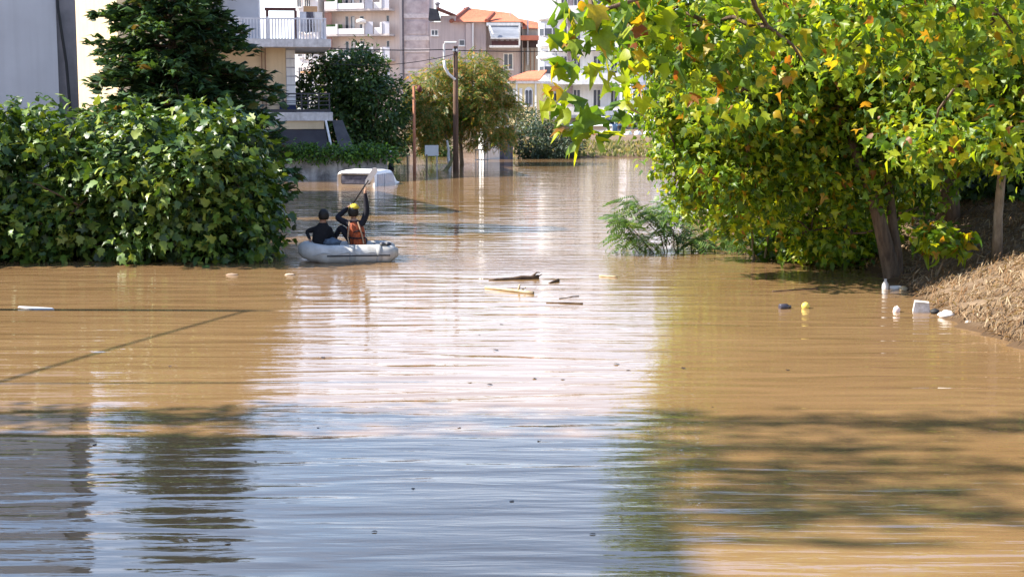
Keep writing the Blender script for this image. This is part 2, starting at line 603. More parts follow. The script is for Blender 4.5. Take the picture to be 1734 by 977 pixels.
# ------------------------------------------------------------------ flood water
wm = bpy.data.materials.new("muddy_flood_water")
t, N, L = nodes(wm)
out = N.new("ShaderNodeOutputMaterial")
b = N.new("ShaderNodeBsdfPrincipled")
L.new(b.outputs[0], out.inputs[0])
b.inputs["IOR"].default_value = 1.75
b.inputs["Roughness"].default_value = 0.012
tc = N.new("ShaderNodeTexCoord")
def noise(scale, stretch, detail=2.0, rough=0.5, dist=0.0, rot=0.0):
    mp = N.new("ShaderNodeMapping")
    mp.inputs["Scale"].default_value = stretch
    mp.inputs["Rotation"].default_value = (0, 0, rot)
    L.new(tc.outputs["Object"], mp.inputs[0])
    nz = N.new("ShaderNodeTexNoise")
    nz.inputs["Scale"].default_value = scale
    nz.inputs["Detail"].default_value = detail
    nz.inputs["Roughness"].default_value = rough
    nz.inputs["Distortion"].default_value = dist
    L.new(mp.outputs[0], nz.inputs[0])
    return nz.outputs[0]
def math2(op, a, bb):
    n = N.new("ShaderNodeMath")
    n.operation = op
    for i, x in enumerate((a, bb)):
        if isinstance(x, (int, float)):
            n.inputs[i].default_value = x
        else:
            L.new(x, n.inputs[i])
    return n.outputs[0]
def remap(x, a, bb, c, d):
    n = N.new("ShaderNodeMapRange")
    for i, k in enumerate((a, bb, c, d)):
        n.inputs[i + 1].default_value = k
    L.new(x, n.inputs[0])
    return n.outputs[0]
silt = noise(0.35, (1, 1.6, 1), 5, 0.6, 0.6)
rp = N.new("ShaderNodeValToRGB")
rp.color_ramp.elements[0].position = 0.3
rp.color_ramp.elements[0].color = (0.212, 0.124, 0.056, 1)
rp.color_ramp.elements[1].position = 0.7
rp.color_ramp.elements[1].color = (0.258, 0.157, 0.075, 1)
L.new(silt, rp.inputs[0])
L.new(rp.outputs[0], b.inputs["Base Color"])
swell = noise(1.0, (0.5, 2.6, 1), 1.2, 0.5, 0.3)
rip = noise(1.0, (1.3, 8.5, 1), 2.5, 0.55, 0.5, R(4))
fine = noise(1.0, (5, 17, 1), 2.0, 0.5)
patch = remap(noise(0.09, (0.7, 1.3, 1), 2), 0.38, 0.62, 0.3, 1.0)
h = math2('MULTIPLY', swell, 0.027)
h = math2('ADD', h, math2('MULTIPLY', math2('MULTIPLY', rip, patch), 0.008))
h = math2('ADD', h, math2('MULTIPLY', math2('MULTIPLY', fine, patch), 0.0004))
# current breaking round the dinghy and the debris line
vm = N.new("ShaderNodeMapping")
vm.inputs["Location"].default_value = (0.1, -30.4 / 2.3, 0)
vm.inputs["Scale"].default_value = (1 / 5.5, 1 / 2.3, 1)
L.new(tc.outputs["Object"], vm.inputs[0])
vl = N.new("ShaderNodeVectorMath")
vl.operation = 'LENGTH'
L.new(vm.outputs[0], vl.inputs[0])
churn = remap(vl.outputs["Value"], 0.2, 1.0, 1.0, 0.0)
h = math2('ADD', h, math2('MULTIPLY', math2('MULTIPLY', noise(1.0, (2.2, 4.5, 1), 4.0, 0.6, 0.8), churn), 0.035))
bp = N.new("ShaderNodeBump")
bp.inputs["Strength"].default_value = 1.0
bp.inputs["Distance"].default_value = 1.0
L.new(h, bp.inputs["Height"])
L.new(bp.outputs[0], b.inputs["Normal"])
wv = MB()
wv.poly([(-400, -60, 0), (400, -60, 0), (400, 130, 0), (-400, 130, 0)])
water = wv.build("flood_water", wm)
water["kind"] = "structure"

# ================================================================== BUILDINGS
PANE_SHARED = {}
def window(parent, x0, x1, z0, z1, y, frame=None, mull=1, sill=True, deep=0.0):
    """Window on a wall whose face is at y: frame ring proud of the wall, glass set back in the ring, sill."""
    frame = frame or WHITE_PAINT
    t_ = min(0.09, (x1 - x0) * 0.09)
    f = MB()
    f.box(x0, x1, y - 0.06, y + 0.02, z1 - t_, z1).box(x0, x1, y - 0.06, y + 0.02, z0, z0 + t_)
    f.box(x0, x0 + t_, y - 0.06, y + 0.02, z0 + t_, z1 - t_).box(x1 - t_, x1, y - 0.06, y + 0.02, z0 + t_, z1 - t_)
    for k in range(mull):
        xm = x0 + (x1 - x0) * (k + 1) / (mull + 1)
        f.box(xm - t_ / 2, xm + t_ / 2, y - 0.05, y + 0.02, z0 + t_, z1 - t_)
    w = f.build("window", frame, parent)
    for k in range(mull + 1):
        xa = x0 + (x1 - x0) * k / (mull + 1) + t_ * 0.5
        xb = x0 + (x1 - x0) * (k + 1) / (mull + 1) - t_ * 0.5
        part("pane", GLASS, w, (xa, xb, y - 0.025, y + 0.01, z0 + t_, z1 - t_))
    if sill:
        part("sill", frame, w, (x0 - 0.08, x1 + 0.08, y - 0.16, y - 0.062, z0 - 0.08, z0 + 0.01))
    return w

def lx(px, Y, ox, py=100):
    return P(px, py, Y).x - ox
def lz(py, Y):
    return P(867, py, Y).z

# ---- grey rendered building at the left edge
Y = 44.0
ox = P(97, 80, Y).x
g = thing("apartment_building", "tall blank grey rendered building at the left edge behind the fig bush", "building", (ox, Y, 0), R(19))
part("wall", GREY_WALL, g, (-26, 0, 0, 11, -1, 10.2))
part("corner_pillar", CONCRETE, g, (0.003, lx(130, Y, ox), 0.12, 10.6, -1, 10.35))
part("parapet", CONCRETE, g, (-26.1, 0.0, -0.08, 11.1, 10.2, 10.5))
c = MB()
c.tube([(0.02, -0.05, 10.2), (0.06, -0.06, 7.2), (0.06, -0.06, 6.0), (0.24, -0.03, 4.4), (0.33, 0.02, 2.5), (0.36, 0.05, 0)], 0.045, 5)
c.build("drainpipe", BLACK, g)

# ---- sunlit cream house glimpsed between pillar and conifer
Y = 62.0
p0 = P(118, 80, Y)
h_ = thing("cream_house", "sunlit cream house wall between grey building and dark conifer", "building", (p0.x, Y, 0), R(-38))
part("wall", mat("warm_cream", (0.80, 0.62, 0.38), (0.72, 0.55, 0.34), 1.5, 0.85, 0.004, 30, streak=0.2), h_, (0, 3.2, 0, 5, -1, 9.5))
part("roof", ROOFT, h_, (-0.3, 3.5, -0.3, 5.3, 9.5, 9.8))

# ---- balcony house
Y = 65.0
ox = P(500, 120, Y).x
bh = thing("balcony_house", "cream two storey house with wraparound balconies behind the conifer", "building", (ox, Y, 0), R(9))
zs1, zs1b, zs0, zs0b = lz(66, Y - 1.4), lz(80, Y - 1.4), lz(191, Y - 1.4), lz(205, Y - 1.4)
LFT = -9.0
part("wall", CREAM, bh, (LFT, lx(484, Y, ox), 0, 9, -1, zs1b - 0.002))
# white quoin strip made of separate panels with recessed joints
part("corner_strip", mat("joint_grey", (0.45, 0.44, 0.46)), bh, (lx(484, Y, ox) + 0.004, 0.0, -0.01, 9.02, zs0, zs1b - 0.004))
nq = 7
for k in range(nq):
    za = zs0 + 0.05 + (zs1b - zs0 - 0.1) * k / nq
    zb = zs0 + 0.05 + (zs1b - zs0 - 0.1) * (k + 1) / nq - 0.05
    part("quoin_panel", WHITE_PAINT, bh, (lx(484, Y, ox) + 0.02, -0.005, -0.05, -0.012, za, zb))
for px in (443, 449):
    part("drainpipe", mat("brown_pipe", (0.33, 0.2, 0.13)), bh, (lx(px, Y, ox), lx(px, Y, ox) + 0.05, -0.08, -0.003, zs0, zs1b - 0.01))
part("wall_lamp", GREYMETAL, bh, (lx(462, Y, ox), lx(462, Y, ox) + 0.12, -0.1, -0.004, lz(149, Y), lz(146, Y)))
# slabs
slab_m = mat("stained_slab", (0.72, 0.70, 0.69), (0.5, 0.47, 0.46), 5, 0.85, streak=0.4)
part("upper_slab", slab_m, bh, (LFT - 1, lx(552, Y - 1.4, ox), -1.4, 9.4, zs1b, zs1))
part("lower_slab", slab_m, bh, (LFT - 1, lx(553, Y - 1.4, ox), -1.4, 9.4, zs0b, zs0))
# upper storey, set back
part("upper_wall", mat("lavender_render", (0.62, 0.60, 0.62), (0.55, 0.53, 0.55), 0.8, 0.85), bh, (LFT, lx(446, Y + 1, ox), 1.0, 9, zs1 + 0.003, zs1 + 3.1))
part("roof_slab", slab_m, bh, (LFT - 0.6, lx(505, Y + 1, ox), -0.4, 9.6, zs1 + 3.1, zs1 + 3.35))
part("pergola_beam", mat("maroon_wood", (0.16, 0.06, 0.05)), bh, (lx(450, Y, ox), lx(503, Y, ox), 1.2, 1.35, lz(16, Y), lz(11, Y)))
for px in (452, 500):
    part("pergola_post", mat("maroon_wood", (0.16, 0.06, 0.05)), bh, (lx(px, Y, ox), lx(px, Y, ox) + 0.12, 1.215, 1.335, zs1 + 0.003, lz(16, Y)))
part("canvas_blind", mat("orange_canvas", (0.75, 0.42, 0.2), (0.62, 0.33, 0.16), 3), bh, (lx(516, Y, ox), lx(540, Y, ox), 1.22, 1.25, lz(29, Y), lz(8, Y)))
# upper balustrade: each bar its own piece
rail_m = mat("pale_rail", (0.74, 0.73, 0.74), (0.6, 0.58, 0.6), 4, 0.6)
zr = lz(31, Y - 1.3)
xr = lx(545, Y - 1.3, ox)
rl = part("upper_rail", rail_m, bh, (LFT - 0.9, xr, -1.36, -1.29, zr - 0.06, zr))
bar = MB().box(-0.028, 0.028, -0.02, 0.02, zs1 + 0.003, zr - 0.061)
bm_ = bar.build("baluster", rail_m, rl)
bm_.location = (xr - 0.06, -1.325, 0)
x = xr - 0.06 - 0.13
while x > lx(375, Y, ox):
    inst("baluster", bm_.data, rl, (x, -1.325, 0))
    x -= 0.13
yy = -1.2
rs = part("side_rail", rail_m, bh, (xr - 0.06, xr, -1.285, 6.0, zr - 0.06, zr))
while yy < 5.5:
    inst("baluster", bm_.data, rs, (xr - 0.03, yy, 0))
    yy += 0.16
for px in (400, 447, 497):
    part("rail_post", rail_m, bh, (lx(px, Y - 1.3, ox) - 0.045, lx(px, Y - 1.3, ox) + 0.045, -1.37, -1.28, zs1 + 0.003, zr + 0.04))
# washing and pots on the upper balcony
for px, col, w in ((508, (0.7, 0.68, 0.7), .5), (519, (0.12, 0.11, 0.14), .35), (530, (0.75, 0.7, 0.66), .4)):
    part("hanging_cloth", mat("cloth%d" % px, col), bh, (lx(px, Y, ox), lx(px, Y, ox) + w, -0.95, -0.91, zs1 + 0.3, zs1 + 1.15))
# lower railing, navy, horizontal rails
zt = lz(158, Y - 1.3)
x1 = lx(550, Y - 1.3, ox)
lr = part("lower_rail", DARKMETAL, bh, (LFT, x1, -1.36, -1.30, zt - 0.06, zt))
part("kick_rail", DARKMETAL, lr, (LFT, x1, -1.36, -1.30, zs0 + 0.02, zs0 + 0.14))
for k in range(3):
    z = zs0 + 0.3 + k * 0.17
    part("rail_bar", DARKMETAL, lr, (LFT, x1 - 0.01, -1.345, -1.315, z, z + 0.035))
for px in (415, 470, 501, 512, 530, 548):
    part("rail_post", DARKMETAL, lr, (lx(px, Y - 1.3, ox) - 0.03, lx(px, Y - 1.3, ox) + 0.03, -1.365, -1.295, zs0 + 0.141, zt - 0.061))
sr = part("side_rail", DARKMETAL, bh, (x1 - 0.06, x1, -1.295, 6, zt - 0.06, zt))
part("kick_rail", DARKMETAL, sr, (x1 - 0.06, x1, -1.295, 6, zs0 + 0.02, zs0 + 0.12))
for k in range(3):
    z = zs0 + 0.3 + k * 0.17
    part("rail_bar", DARKMETAL, sr, (x1 - 0.045, x1 - 0.015, -1.29, 6, z, z + 0.035))
part("flower_box", mat("navy_box", (0.02, 0.03, 0.09)), bh, (lx(472, Y, ox), lx(500, Y, ox), -0.12, -0.06, zs0 + 0.002, zs0 + 0.3))
# awning under the lower slab
za, zb = lz(221, Y - 1.2), lz(263, Y - 2.6)
xa, xb = lx(462, Y - 1.4, ox), lx(540, Y - 1.4, ox)
MB().prism([(xa - 2.5, -1.3, za), (xb, -1.3, za), (xb + 0.15, -2.5, zb), (xa - 2.5, -2.5, zb)], (0, 0.03, 0.05)).build("awning", AWNING, bh)
MB().tube([(xb + 0.02, -1.38, zs0b), (xb + 0.28, -2.55, zb - 0.1)], 0.05, 6).build("awning_arm", WHITE_PAINT, bh)
MB().prism([(xb + 0.3, -1.2, zs0b - 0.02), (xb + 0.75, -1.2, zs0b - 0.02), (xb + 1.25, -2.2, zb), (xb + 0.6, -2.2, zb)], (0, 0.03, 0.04)).build("side_blind", mat("grey_blind", (0.09, 0.085, 0.085), (0.06, 0.055, 0.06), 3), bh)
part("valance", CREAM, bh, (xa - 2.5, xb - 0.05, -1.33, -1.28, za + 0.055, zs0b - 0.003))

# ---- garden wall with creeper
Y = 61.5
gw = thing("garden_wall", "low pale garden wall with dark stains beside the sunken car", "wall", (0, Y, 0))
wallm = mat("stained_wall", (0.55, 0.55, 0.56), (0.08, 0.08, 0.085), 1.6, 0.9, 0.01, 20, streak=0.7)
xl, xr_ = P(430, 290, Y).x, P(655, 290, Y).x
part("wall", wallm, gw, (xl, xr_, 0, 0.25, -1.4, 0.95))
part("coping", CONCRETE, gw, (xl - 0.05, xr_ + 0.05, -0.05, 0.3, 0.95, 1.03))
LF_IVY = leafmat("creeper_leaf", [(0, (0.03, 0.07, 0.018)), (0.5, (0.055, 0.13, 0.025)), (0.85, (0.10, 0.22, 0.03)), (1, (0.16, 0.28, 0.04))], 0.3)
cv = thing("creeper", "green creeper trailing over the top of the low garden wall", "plant", (0, 0, 0))
ells = [(xl + (xr_ - xl) * k / 11, Y - 0.1, 1.12 + 0.12 * math.sin(k * 2.1), 0.6, 0.35, 0.3) for k in range(12)]
cc, pos, ou = crown(ells, 420, 11, 0.13)
fr = leaf_frames(len(pos), 0.9, ou)
sz = 0.11 + 0.1 * rng.random(len(pos))
o = bpy.data.objects.new("foliage", leaves_mesh("foliage", OVAL_LEAF, pos, fr, sz, LF_IVY))
C.objects.link(o); o.parent = cv; o["kind"] = "stuff"
st = MB()
for k in range(10):
    a = (xl + (xr_ - xl) * k / 10, Y - 0.08, 0.9)
    st.tube(wobble(a, (a[0] + 0.5, Y - 0.12, 1.2), 3, .1), 0.02, 4)
st.build("stem", BARK, cv)

# ---- far peach apartment block with white balconies
Y = 172.0
ox = P(560, 50, Y).x
ab = thing("apartment_block", "peach apartment block with long white balcony parapets in the distance", "building", (ox, Y, 0.3), R(-16))
def X(px):
    return P(px, 50, Y).x - ox
def Z(py):
    return P(867, py, Y).z - 0.3
part("wall", PEACH, ab, (X(548), X(684), 0, 12, -1, Z(-45)))
parapet_m = mat("balcony_white", (0.82, 0.80, 0.78), (0.74, 0.71, 0.69), 0.4, 0.8, streak=0.15)
floors = [Z(18), Z(60), Z(102), Z(144), Z(-24)]
for fz in floors:
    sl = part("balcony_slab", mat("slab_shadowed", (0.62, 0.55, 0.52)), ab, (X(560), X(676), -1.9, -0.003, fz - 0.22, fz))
    part("parapet", parapet_m, sl, (X(561), X(581), -1.88, -1.78, fz + 0.002, fz + 0.85))
    part("parapet", parapet_m, sl, (X(584), X(630), -1.95, -1.8, fz + 0.002, fz + 0.62))
    part("divider", parapet_m, sl, (X(581), X(584), -2.0, -0.01, fz + 0.003, fz + 1.15))
    part("divider", parapet_m, sl, (X(629), X(632), -2.0, -0.01, fz + 0.003, fz + 1.3))
    part("parapet", parapet_m, sl, (X(649), X(660), -1.9, -1.8, fz + 0.002, fz + 0.7))
    part("divider", parapet_m, sl, (X(660), X(663), -1.95, -0.01, fz + 0.003, fz + 1.3))
    part("privacy_screen", mat("frosted_screen", (0.55, 0.55, 0.6), (0.48, 0.48, 0.53), 1, 0.4), sl, (X(633), X(647), -1.86, -1.8, fz + 0.002, fz + 1.35))
    part("privacy_screen", mat("frosted_screen", (0.55, 0.55, 0.6)), sl, (X(664), X(676), -1.86, -1.8, fz + 0.002, fz + 1.35))
    for a, bb in ((587, 593), (597, 604), (613, 621), (661, 666)):
        window(ab, X(a), X(bb), fz + 0.05, fz + 2.1, 0, mull=0, sill=False)
    part("door_curtain", WHITE_PAINT, ab, (X(600), X(604), -0.12, -0.07, fz + 0.05, fz + 2.0))
    part("plant_box", mat("balcony_greens", (0.06, 0.12, 0.03), (0.03, 0.06, 0.02), 9), sl, (X(563), X(590), -1.7, -1.4, fz + 0.62, fz + 1.1))
    part("curtain_panel", mat("rose_curtain", (0.45, 0.25, 0.2)), ab, (X(556), X(568), -1.0, -0.9, fz + 0.01, fz + 2.5))
for fz in floors[:3]:
    MB().lathe((X(628), -2.1, fz + 1.3), [(0.02, -0.25), (0.5, -0.12), (0.62, 0.08), (0.5, 0.28), (0.02, 0.4)], 10).build("satellite_dish", WHITE_PAINT, ab, True)
part("left_wing", parapet_m, ab, (X(505), X(547), -1.5, 10, -1, Z(-40)))
for fz in floors:
    part("awning", mat("orange_blind", (0.8, 0.45, 0.22), (0.7, 0.38, 0.2), 1), ab, (X(520), X(536), -2.6, -1.503, fz + 1.3, fz + 1.5))
    window(ab, X(509), X(517), fz + 0.3, fz + 2.0, -1.5, mull=1)
    window(ab, X(522), X(534), fz + 0.1, fz + 1.2, -1.5, mull=2)

# ---- grey stone-faced tower
Y = 160.0
ox = P(683, 50, Y).x
tw = thing("stone_tower", "tall grey stone faced stair tower right of the peach apartment block", "building", (ox, Y, 0.3))
sm = mat("mottled_stone", (0.50, 0.45, 0.44), (0.33, 0.29, 0.29), 1.3, 0.9, 0.05, 3)
part("wall", sm, tw, (0, X(0) * 0 + P(726, 50, Y).x - ox, 0, 6, -1, P(867, -60, Y).z))
wdt = P(726, 50, Y).x - ox
for py in (24, 62, 82, 118):
    z = P(867, py, Y).z - 0.3
    part("string_course", mat("pale_stone_band", (0.6, 0.56, 0.54)), tw, (-0.05, wdt + 0.05, -0.1, -0.003, z - 0.45, z))
for k, py in enumerate((10, 44, 72, 100)):
    z = P(867, py, Y).z - 0.3
    part("stone_panel", sm, tw, (0.35, wdt - 0.3, -0.07, -0.003, z - 0.9, z + 0.5))
part("drainpipe", mat("dark_pipe", (0.13, 0.12, 0.13)), tw, (-0.12, 0.08, -0.2, -0.05, -0.5, P(867, -60, Y).z))

# ---- mauve house with red roof
Y = 150.0
ox = P(745, 50, Y).x
mh = thing("red_roof_house", "mauve house with orange tiled hip roof and awninged balcony", "building", (ox, Y, 0.3))
def X(px):
    return P(px, 50, Y).x - ox
def Z(py):
    return P(867, py, Y).z - 0.3
part("wall", MAUVE, mh, (X(727), X(823), 0, 14, -1, Z(38)))
part("wall_return", MAUVE, mh, (X(823) + .003, X(885), 1.6, 14, -1, Z(38)))
part("gable_wall", MAUVE, mh, (X(746), X(772), -0.02, 3, -1, Z(27)))
part("corner_pier", MAUVE, mh, (X(789), X(800), -0.25, -0.003, -1, Z(40)))
part("low_wing", mat("cream_grey", (0.5, 0.45, 0.38), (0.4, 0.36, 0.31), 1, streak=0.4), mh, (X(880), X(912), 2.5, 10, -1, Z(47)))
# hip roof
e = Z(38)
rf = MB()
A, B_, Cc, D = (X(762), -0.6, e), (X(884), -0.6, e), (X(905), 14.5, e), (X(745), 14.5, e)
R1, R2 = (X(790), 6, Z(8)), (X(866), 6, Z(17))
for pts in ((A, B_, R2, R1), (B_, Cc, R2), (Cc, D, R1, R2), (D, A, R1), (A, D, Cc, B_)):
    rf.poly(pts)
roof = rf.build("roof", ROOFT, mh)
part("chimney", CONCRETE, roof, (X(782), X(792), 5.2, 6.4, Z(16), Z(8)))
MB().tube([(X(836), 1.6, Z(22)), (X(824), -0.5, Z(36.5))], 0.22, 6).build("ridge_tile_row", mat("dark_ridge", (0.3, 0.1, 0.06)), roof)
MB().tube([(X(790), 6, Z(8.3)), (X(764), -0.5, Z(37))], 0.2, 6).build("ridge_tile_row", mat("dark_ridge", (0.3, 0.1, 0.06)), roof)
part("vent_pipe", BLACK, roof, (X(836), X(838), 1.5, 1.8, Z(25), Z(20)))
MB().tube([(X(864), 4, Z(30)), (X(864), 4, Z(-30))], 0.05, 5).build("aerial", GREYMETAL, roof)
rf2 = MB()
rf2.poly([(X(868), 5, Z(27)), (X(912), 5, Z(38)), (X(912), 9, Z(30)), (X(880), 9, Z(24))]).poly([(X(868), 5, Z(27)), (X(880), 9, Z(24)), (X(870), 9.5, Z(36))])
rf2.prism([(X(862), 2.2, Z(48)), (X(913), 2.2, Z(48)), (X(913), 5, Z(36.5)), (X(866), 5, Z(27.5))], (0, 0.1, 0.12))
rf2.build("lean_roof", ROOFT, mh)
fl = MB()
fl.prism([(X(728), -0.5, Z(30)), (X(762), -0.5, Z(28)), (X(770), -0.5, Z(38)), (X(768), -0.5, Z(39)), (X(745), -0.5, Z(22)), (X(740), -0.5, Z(15))], (0, 3, 0)) if False else None
rg = MB()
rg.prism([(X(740), -0.7, Z(16)), (X(772), -0.7, Z(28)), (X(772), -0.7, Z(25.5)), (X(742), -0.7, Z(13))], (0, 5, 0))
rg.build("gable_roof", mat("brown_tile", (0.22, 0.08, 0.06), (0.15, 0.06, 0.05), 2), mh)
MB().prism([(X(726), -0.6, Z(35)), (X(745.5), -0.6, Z(35)), (X(741), -0.6, Z(17)), (X(728), -0.6, Z(15))], (0, 2.4, 0)).build("dormer", mat("slate_dark", (0.06, 0.06, 0.07), (0.04, 0.04, 0.05), 2), mh)
MB().lathe((X(740.5), 0.5, Z(17)), [(0.18, 0), (0.18, 0.5), (0.28, 0.55), (0.28, 0.7), (0.1, 0.8)], 8).build("chimney_pot", CONCRETE, mh)
window(mh, X(730), X(742), Z(61), Z(51), 0, mull=1)
window(mh, X(777), X(787), Z(78), Z(68), 0, frame=WHITE_PAINT, mull=0)
part("drainpipe", WHITE_PAINT, mh, (X(800), X(802), -0.4, -0.255, -1, Z(40)))
# glazed balcony with awning
part("fascia", WHITE_PAINT, mh, (X(824), X(881), -1.3, 1.59, Z(45), Z(40)))
aw = mat("glazed_awning", (0.30, 0.32, 0.36), (0.16, 0.17, 0.2), 1.2, 0.35, stretch=(0.4, 1, 3))
MB().prism([(X(827), -1.2, Z(46)), (X(879), -1.2, Z(46)), (X(879), -2.4, Z(66)), (X(832), -2.4, Z(66))], (0, 0.05, 0.06)).build("awning", aw, mh)
MB().tube([(X(830), -2.2, Z(46)), (X(836), -2.5, Z(60))], 0.1, 5).build("awning_arm", WHITE_PAINT, mh)
part("awning_bar", WHITE_PAINT, mh, (X(831), X(879), -2.5, -2.42, Z(68), Z(66)))
bs = part("balcony", WHITE_PAINT, mh, (X(829), X(880), -1.9, 1.59, Z(82), Z(78.5)))
part("balcony_front", mat("maroon_panel", (0.08, 0.03, 0.03), (0.05, 0.02, 0.025), 2), bs, (X(833), X(878), -1.85, -1.8, Z(78.4), Z(71)))
for px in (836, 844, 853, 862, 871):
    part("balcony_plant", mat("pot_pinks", (0.25, 0.14, 0.14), (0.1, 0.12, 0.06), 6), bs, (X(px), X(px + 4), -1.7, -1.4, Z(76), Z(69)))
part("pillar", WHITE_PAINT, mh, (X(878), X(881), -1.85, -1.5, Z(78.4), Z(45.2)))
window(mh, X(852), X(869), Z(118), Z(90), 1.6, mull=1)
part("downpipe", BLACK, mh, (X(882), X(884), 1.3, 1.45, -1, Z(45)))
part("flat_awning", mat("brick_awning", (0.6, 0.22, 0.14), (0.5, 0.17, 0.11), 2), mh, (X(881), X(913), 0.8, 2.4, Z(68), Z(60)))
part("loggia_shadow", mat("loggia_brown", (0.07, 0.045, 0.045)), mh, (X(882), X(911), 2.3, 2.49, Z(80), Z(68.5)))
part("flue", GREYMETAL, mh, (X(893), X(895.5), 2.0, 2.3, Z(110), Z(33)))
for px in (888, 898, 905):
    part("pilaster", mat("brown_pipe", (0.33, 0.2, 0.13)), mh, (X(px), X(px + 2), 2.35, 2.49, -1, Z(82)))

# ---- yellow house with twin arched window
Y = 128.0
ox = P(868, 150, Y).x
yh = thing("yellow_house", "pale yellow low house with tiled roof and arched twin window", "building", (ox, Y, 0.3), R(-14))
def X(px):
    return P(px, 150, Y).x - ox
def Z(py):
    return P(867, py, Y).z - 0.3
part("wall", YELLOWW, yh, (X(862), X(916), 0, 5, -1, Z(139)))
part("cornice", WHITE_PAINT, yh, (X(860), X(917), -0.25, 5.1, Z(142), Z(137.5)))
MB().prism([(X(858), -0.4, Z(137)), (X(917), -0.4, Z(137)), (X(914), 3, Z(121)), (X(880), 3, Z(123))], (0, 0.05, 0.15)).build("roof", ROOFT, yh)
for px in (874, 907):
    part("pilaster", WHITE_PAINT, yh, (X(px), X(px + 3), -0.1, -0.003, -1, Z(142.3)))
def arch(x0, x1, z0, z1, y):
    r = (x1 - x0) / 2
    pts = [(x0, y, z0), (x1, y, z0)] + [(x0 + r + r * math.cos(a), y, z1 - r + r * math.sin(a)) for a in np.linspace(0, math.pi, 9)]
    return pts
fw = MB().prism(arch(X(889.5), X(903.5), Z(181), Z(148), -0.12), (0, 0.11, 0)).build("window", WHITE_PAINT, yh)
for a, bb in ((891, 895.8), (897.2, 902)):
    MB().prism(arch(X(a), X(bb), Z(178), Z(153), -0.15), (0, 0.04, 0)).build("pane", GLASS, fw)
for px in (868, 880):
    part("wall_panel", WHITE_PAINT, yh, (X(px), X(px + 5), -0.06, -0.003, Z(180), Z(150)))

# ---- white building with round corner bay
Y = 135.0
ox = P(915, 100, Y).x
wb = thing("white_building", "white block of flats with rounded corner bay behind the leaves", "building", (ox, Y, 0.3), R(-14))
def X(px):
    return P(px, 100, Y).x - ox
def Z(py):
    return P(867, py, Y).z - 0.3
part("wall", WHITE_PAINT, wb, (X(944), X(1075), 0, 12, -1, Z(-25)))
r_ = (X(946) - X(912)) / 2
bay = MB().lathe((X(929), r_ * 0.9, 0), [(r_, -1), (r_, Z(-10))], 20).build("corner_bay", WHITE_PAINT, wb, True)
for py in (30, 76, 96, 140, 182):
    z = Z(py)
    MB().lathe((X(929), r_ * 0.9, 0), [(r_ + 0.1, z - 0.3), (r_ + 0.35, z - 0.2), (r_ + 0.35, z), (r_ + 0.1, z + 0.1)], 20).build("cornice_ring", WHITE_PAINT, wb, True)
for py in (40, 104, 150):
    for a in (-2.3, -1.55, -0.8):
        cx, cy = X(929) + (r_ + 0.02) * math.cos(a), r_ * 0.9 + (r_ + 0.02) * math.sin(a)
        wo_ = MB().box(-0.42, 0.42, -0.05, 0.02, Z(py + 22), Z(py)).build("bay_window", mat("shutter_pale", (0.6, 0.6, 0.63), (0.5, 0.5, 0.53), 2), wb)
        wo_.location = (cx, cy, 0)
        wo_.rotation_euler = (0, 0, a + math.pi / 2)
        part("pane", GLASS, wo_, (-0.32, 0.32, -0.07, -0.052, Z(py + 21), Z(py + 9)))
part("left_wing", WHITE_PAINT, wb, (X(908), X(920), 3.0, 9, -1, Z(40)))
MB().lathe((X(911), 3.6, Z(40)), [(0.1, 0), (0.1, 0.5), (0.24, 0.6), (0.2, 1.0), (0.05, 1.2)], 8).build("finial", CONCRETE, wb)
part("roof_slab", WHITE_PAINT, wb, (X(925), X(1080), -1.5, 12.5, Z(-25), Z(-29)))
for k, py in enumerate((12, 68, 124, 180)):
    z = Z(py + 15)
    s_ = part("balcony_slab", WHITE_PAINT, wb, (X(947), X(1060), -1.6, -0.003, z - 0.25, z))
    part("parapet", WHITE_PAINT, s_, (X(947), X(1060), -1.6, -1.5, z + .003, z + 0.75))
    for a, bb in ((950, 962), (972, 985), (1006, 1020), (1036, 1048)):
        window(wb, X(a), X(bb), z + 0.05, z + 2.3, 0, mull=1, sill=False)
    part("wall_shade_band", mat("mauve_wall_shade", (0.36, 0.29, 0.3)), s_, (X(962.5), X(971), -0.2, -0.003, z + 0.01, z + 2.6))  # mauve box paints a band of shade on the white wall
# ---- grey-mauve annex with bay window, right of white building
Y = 118.0
ox = P(1040, 170, Y).x
an = thing("bay_window_house", "pale lilac house with white bay window half hidden by leaves", "building", (ox, Y, 0.3))
def X(px):
    return P(px, 170, Y).x - ox
def Z(py):
    return P(867, py, Y).z - 0.3
part("wall", mat("lilac_render", (0.56, 0.54, 0.6), (0.5, 0.48, 0.53), 0.7, streak=0.2), an, (X(1062), X(1180), 0, 8, -1, Z(95)))
part("roof", mat("brown_tile", (0.22, 0.08, 0.06)), an, (X(1058), X(1185), -0.6, 8.4, Z(95), Z(90)))
bw = part("bay", WHITE_PAINT, an, (X(1066), X(1090), -0.9, -0.003, Z(184), Z(140)))
for a, bb in ((1070, 1076), (1079, 1086)):
    window(an, X(a), X(bb), Z(168), Z(154), -0.9, mull=0)
part("bay_base", mat("slate_dark", (0.06, 0.06, 0.07)), an, (X(1065), X(1091), -1.0, -0.01, Z(188), Z(184.2)))
window(an, X(1100), X(1112), Z(170), Z(145), 0)
part("shop_wall", mat("shop_dark", (0.035, 0.03, 0.035), (0.06, 0.05, 0.05), 1), an, (X(1004), X(1061), -0.5, 5, -1, Z(196)))
part("shop_fascia", WHITE_PAINT, an, (X(1000), X(1064), -0.9, 5.2, Z(195.8), Z(186)))
MB().prism([(X(1062), -0.7, Z(190)), (X(1115), -0.7, Z(192)), (X(1115), -3.4, Z(208)), (X(1072), -3.4, Z(205))], (0, 0.05, 0.08)).build("awning", WHITE_PAINT, an)
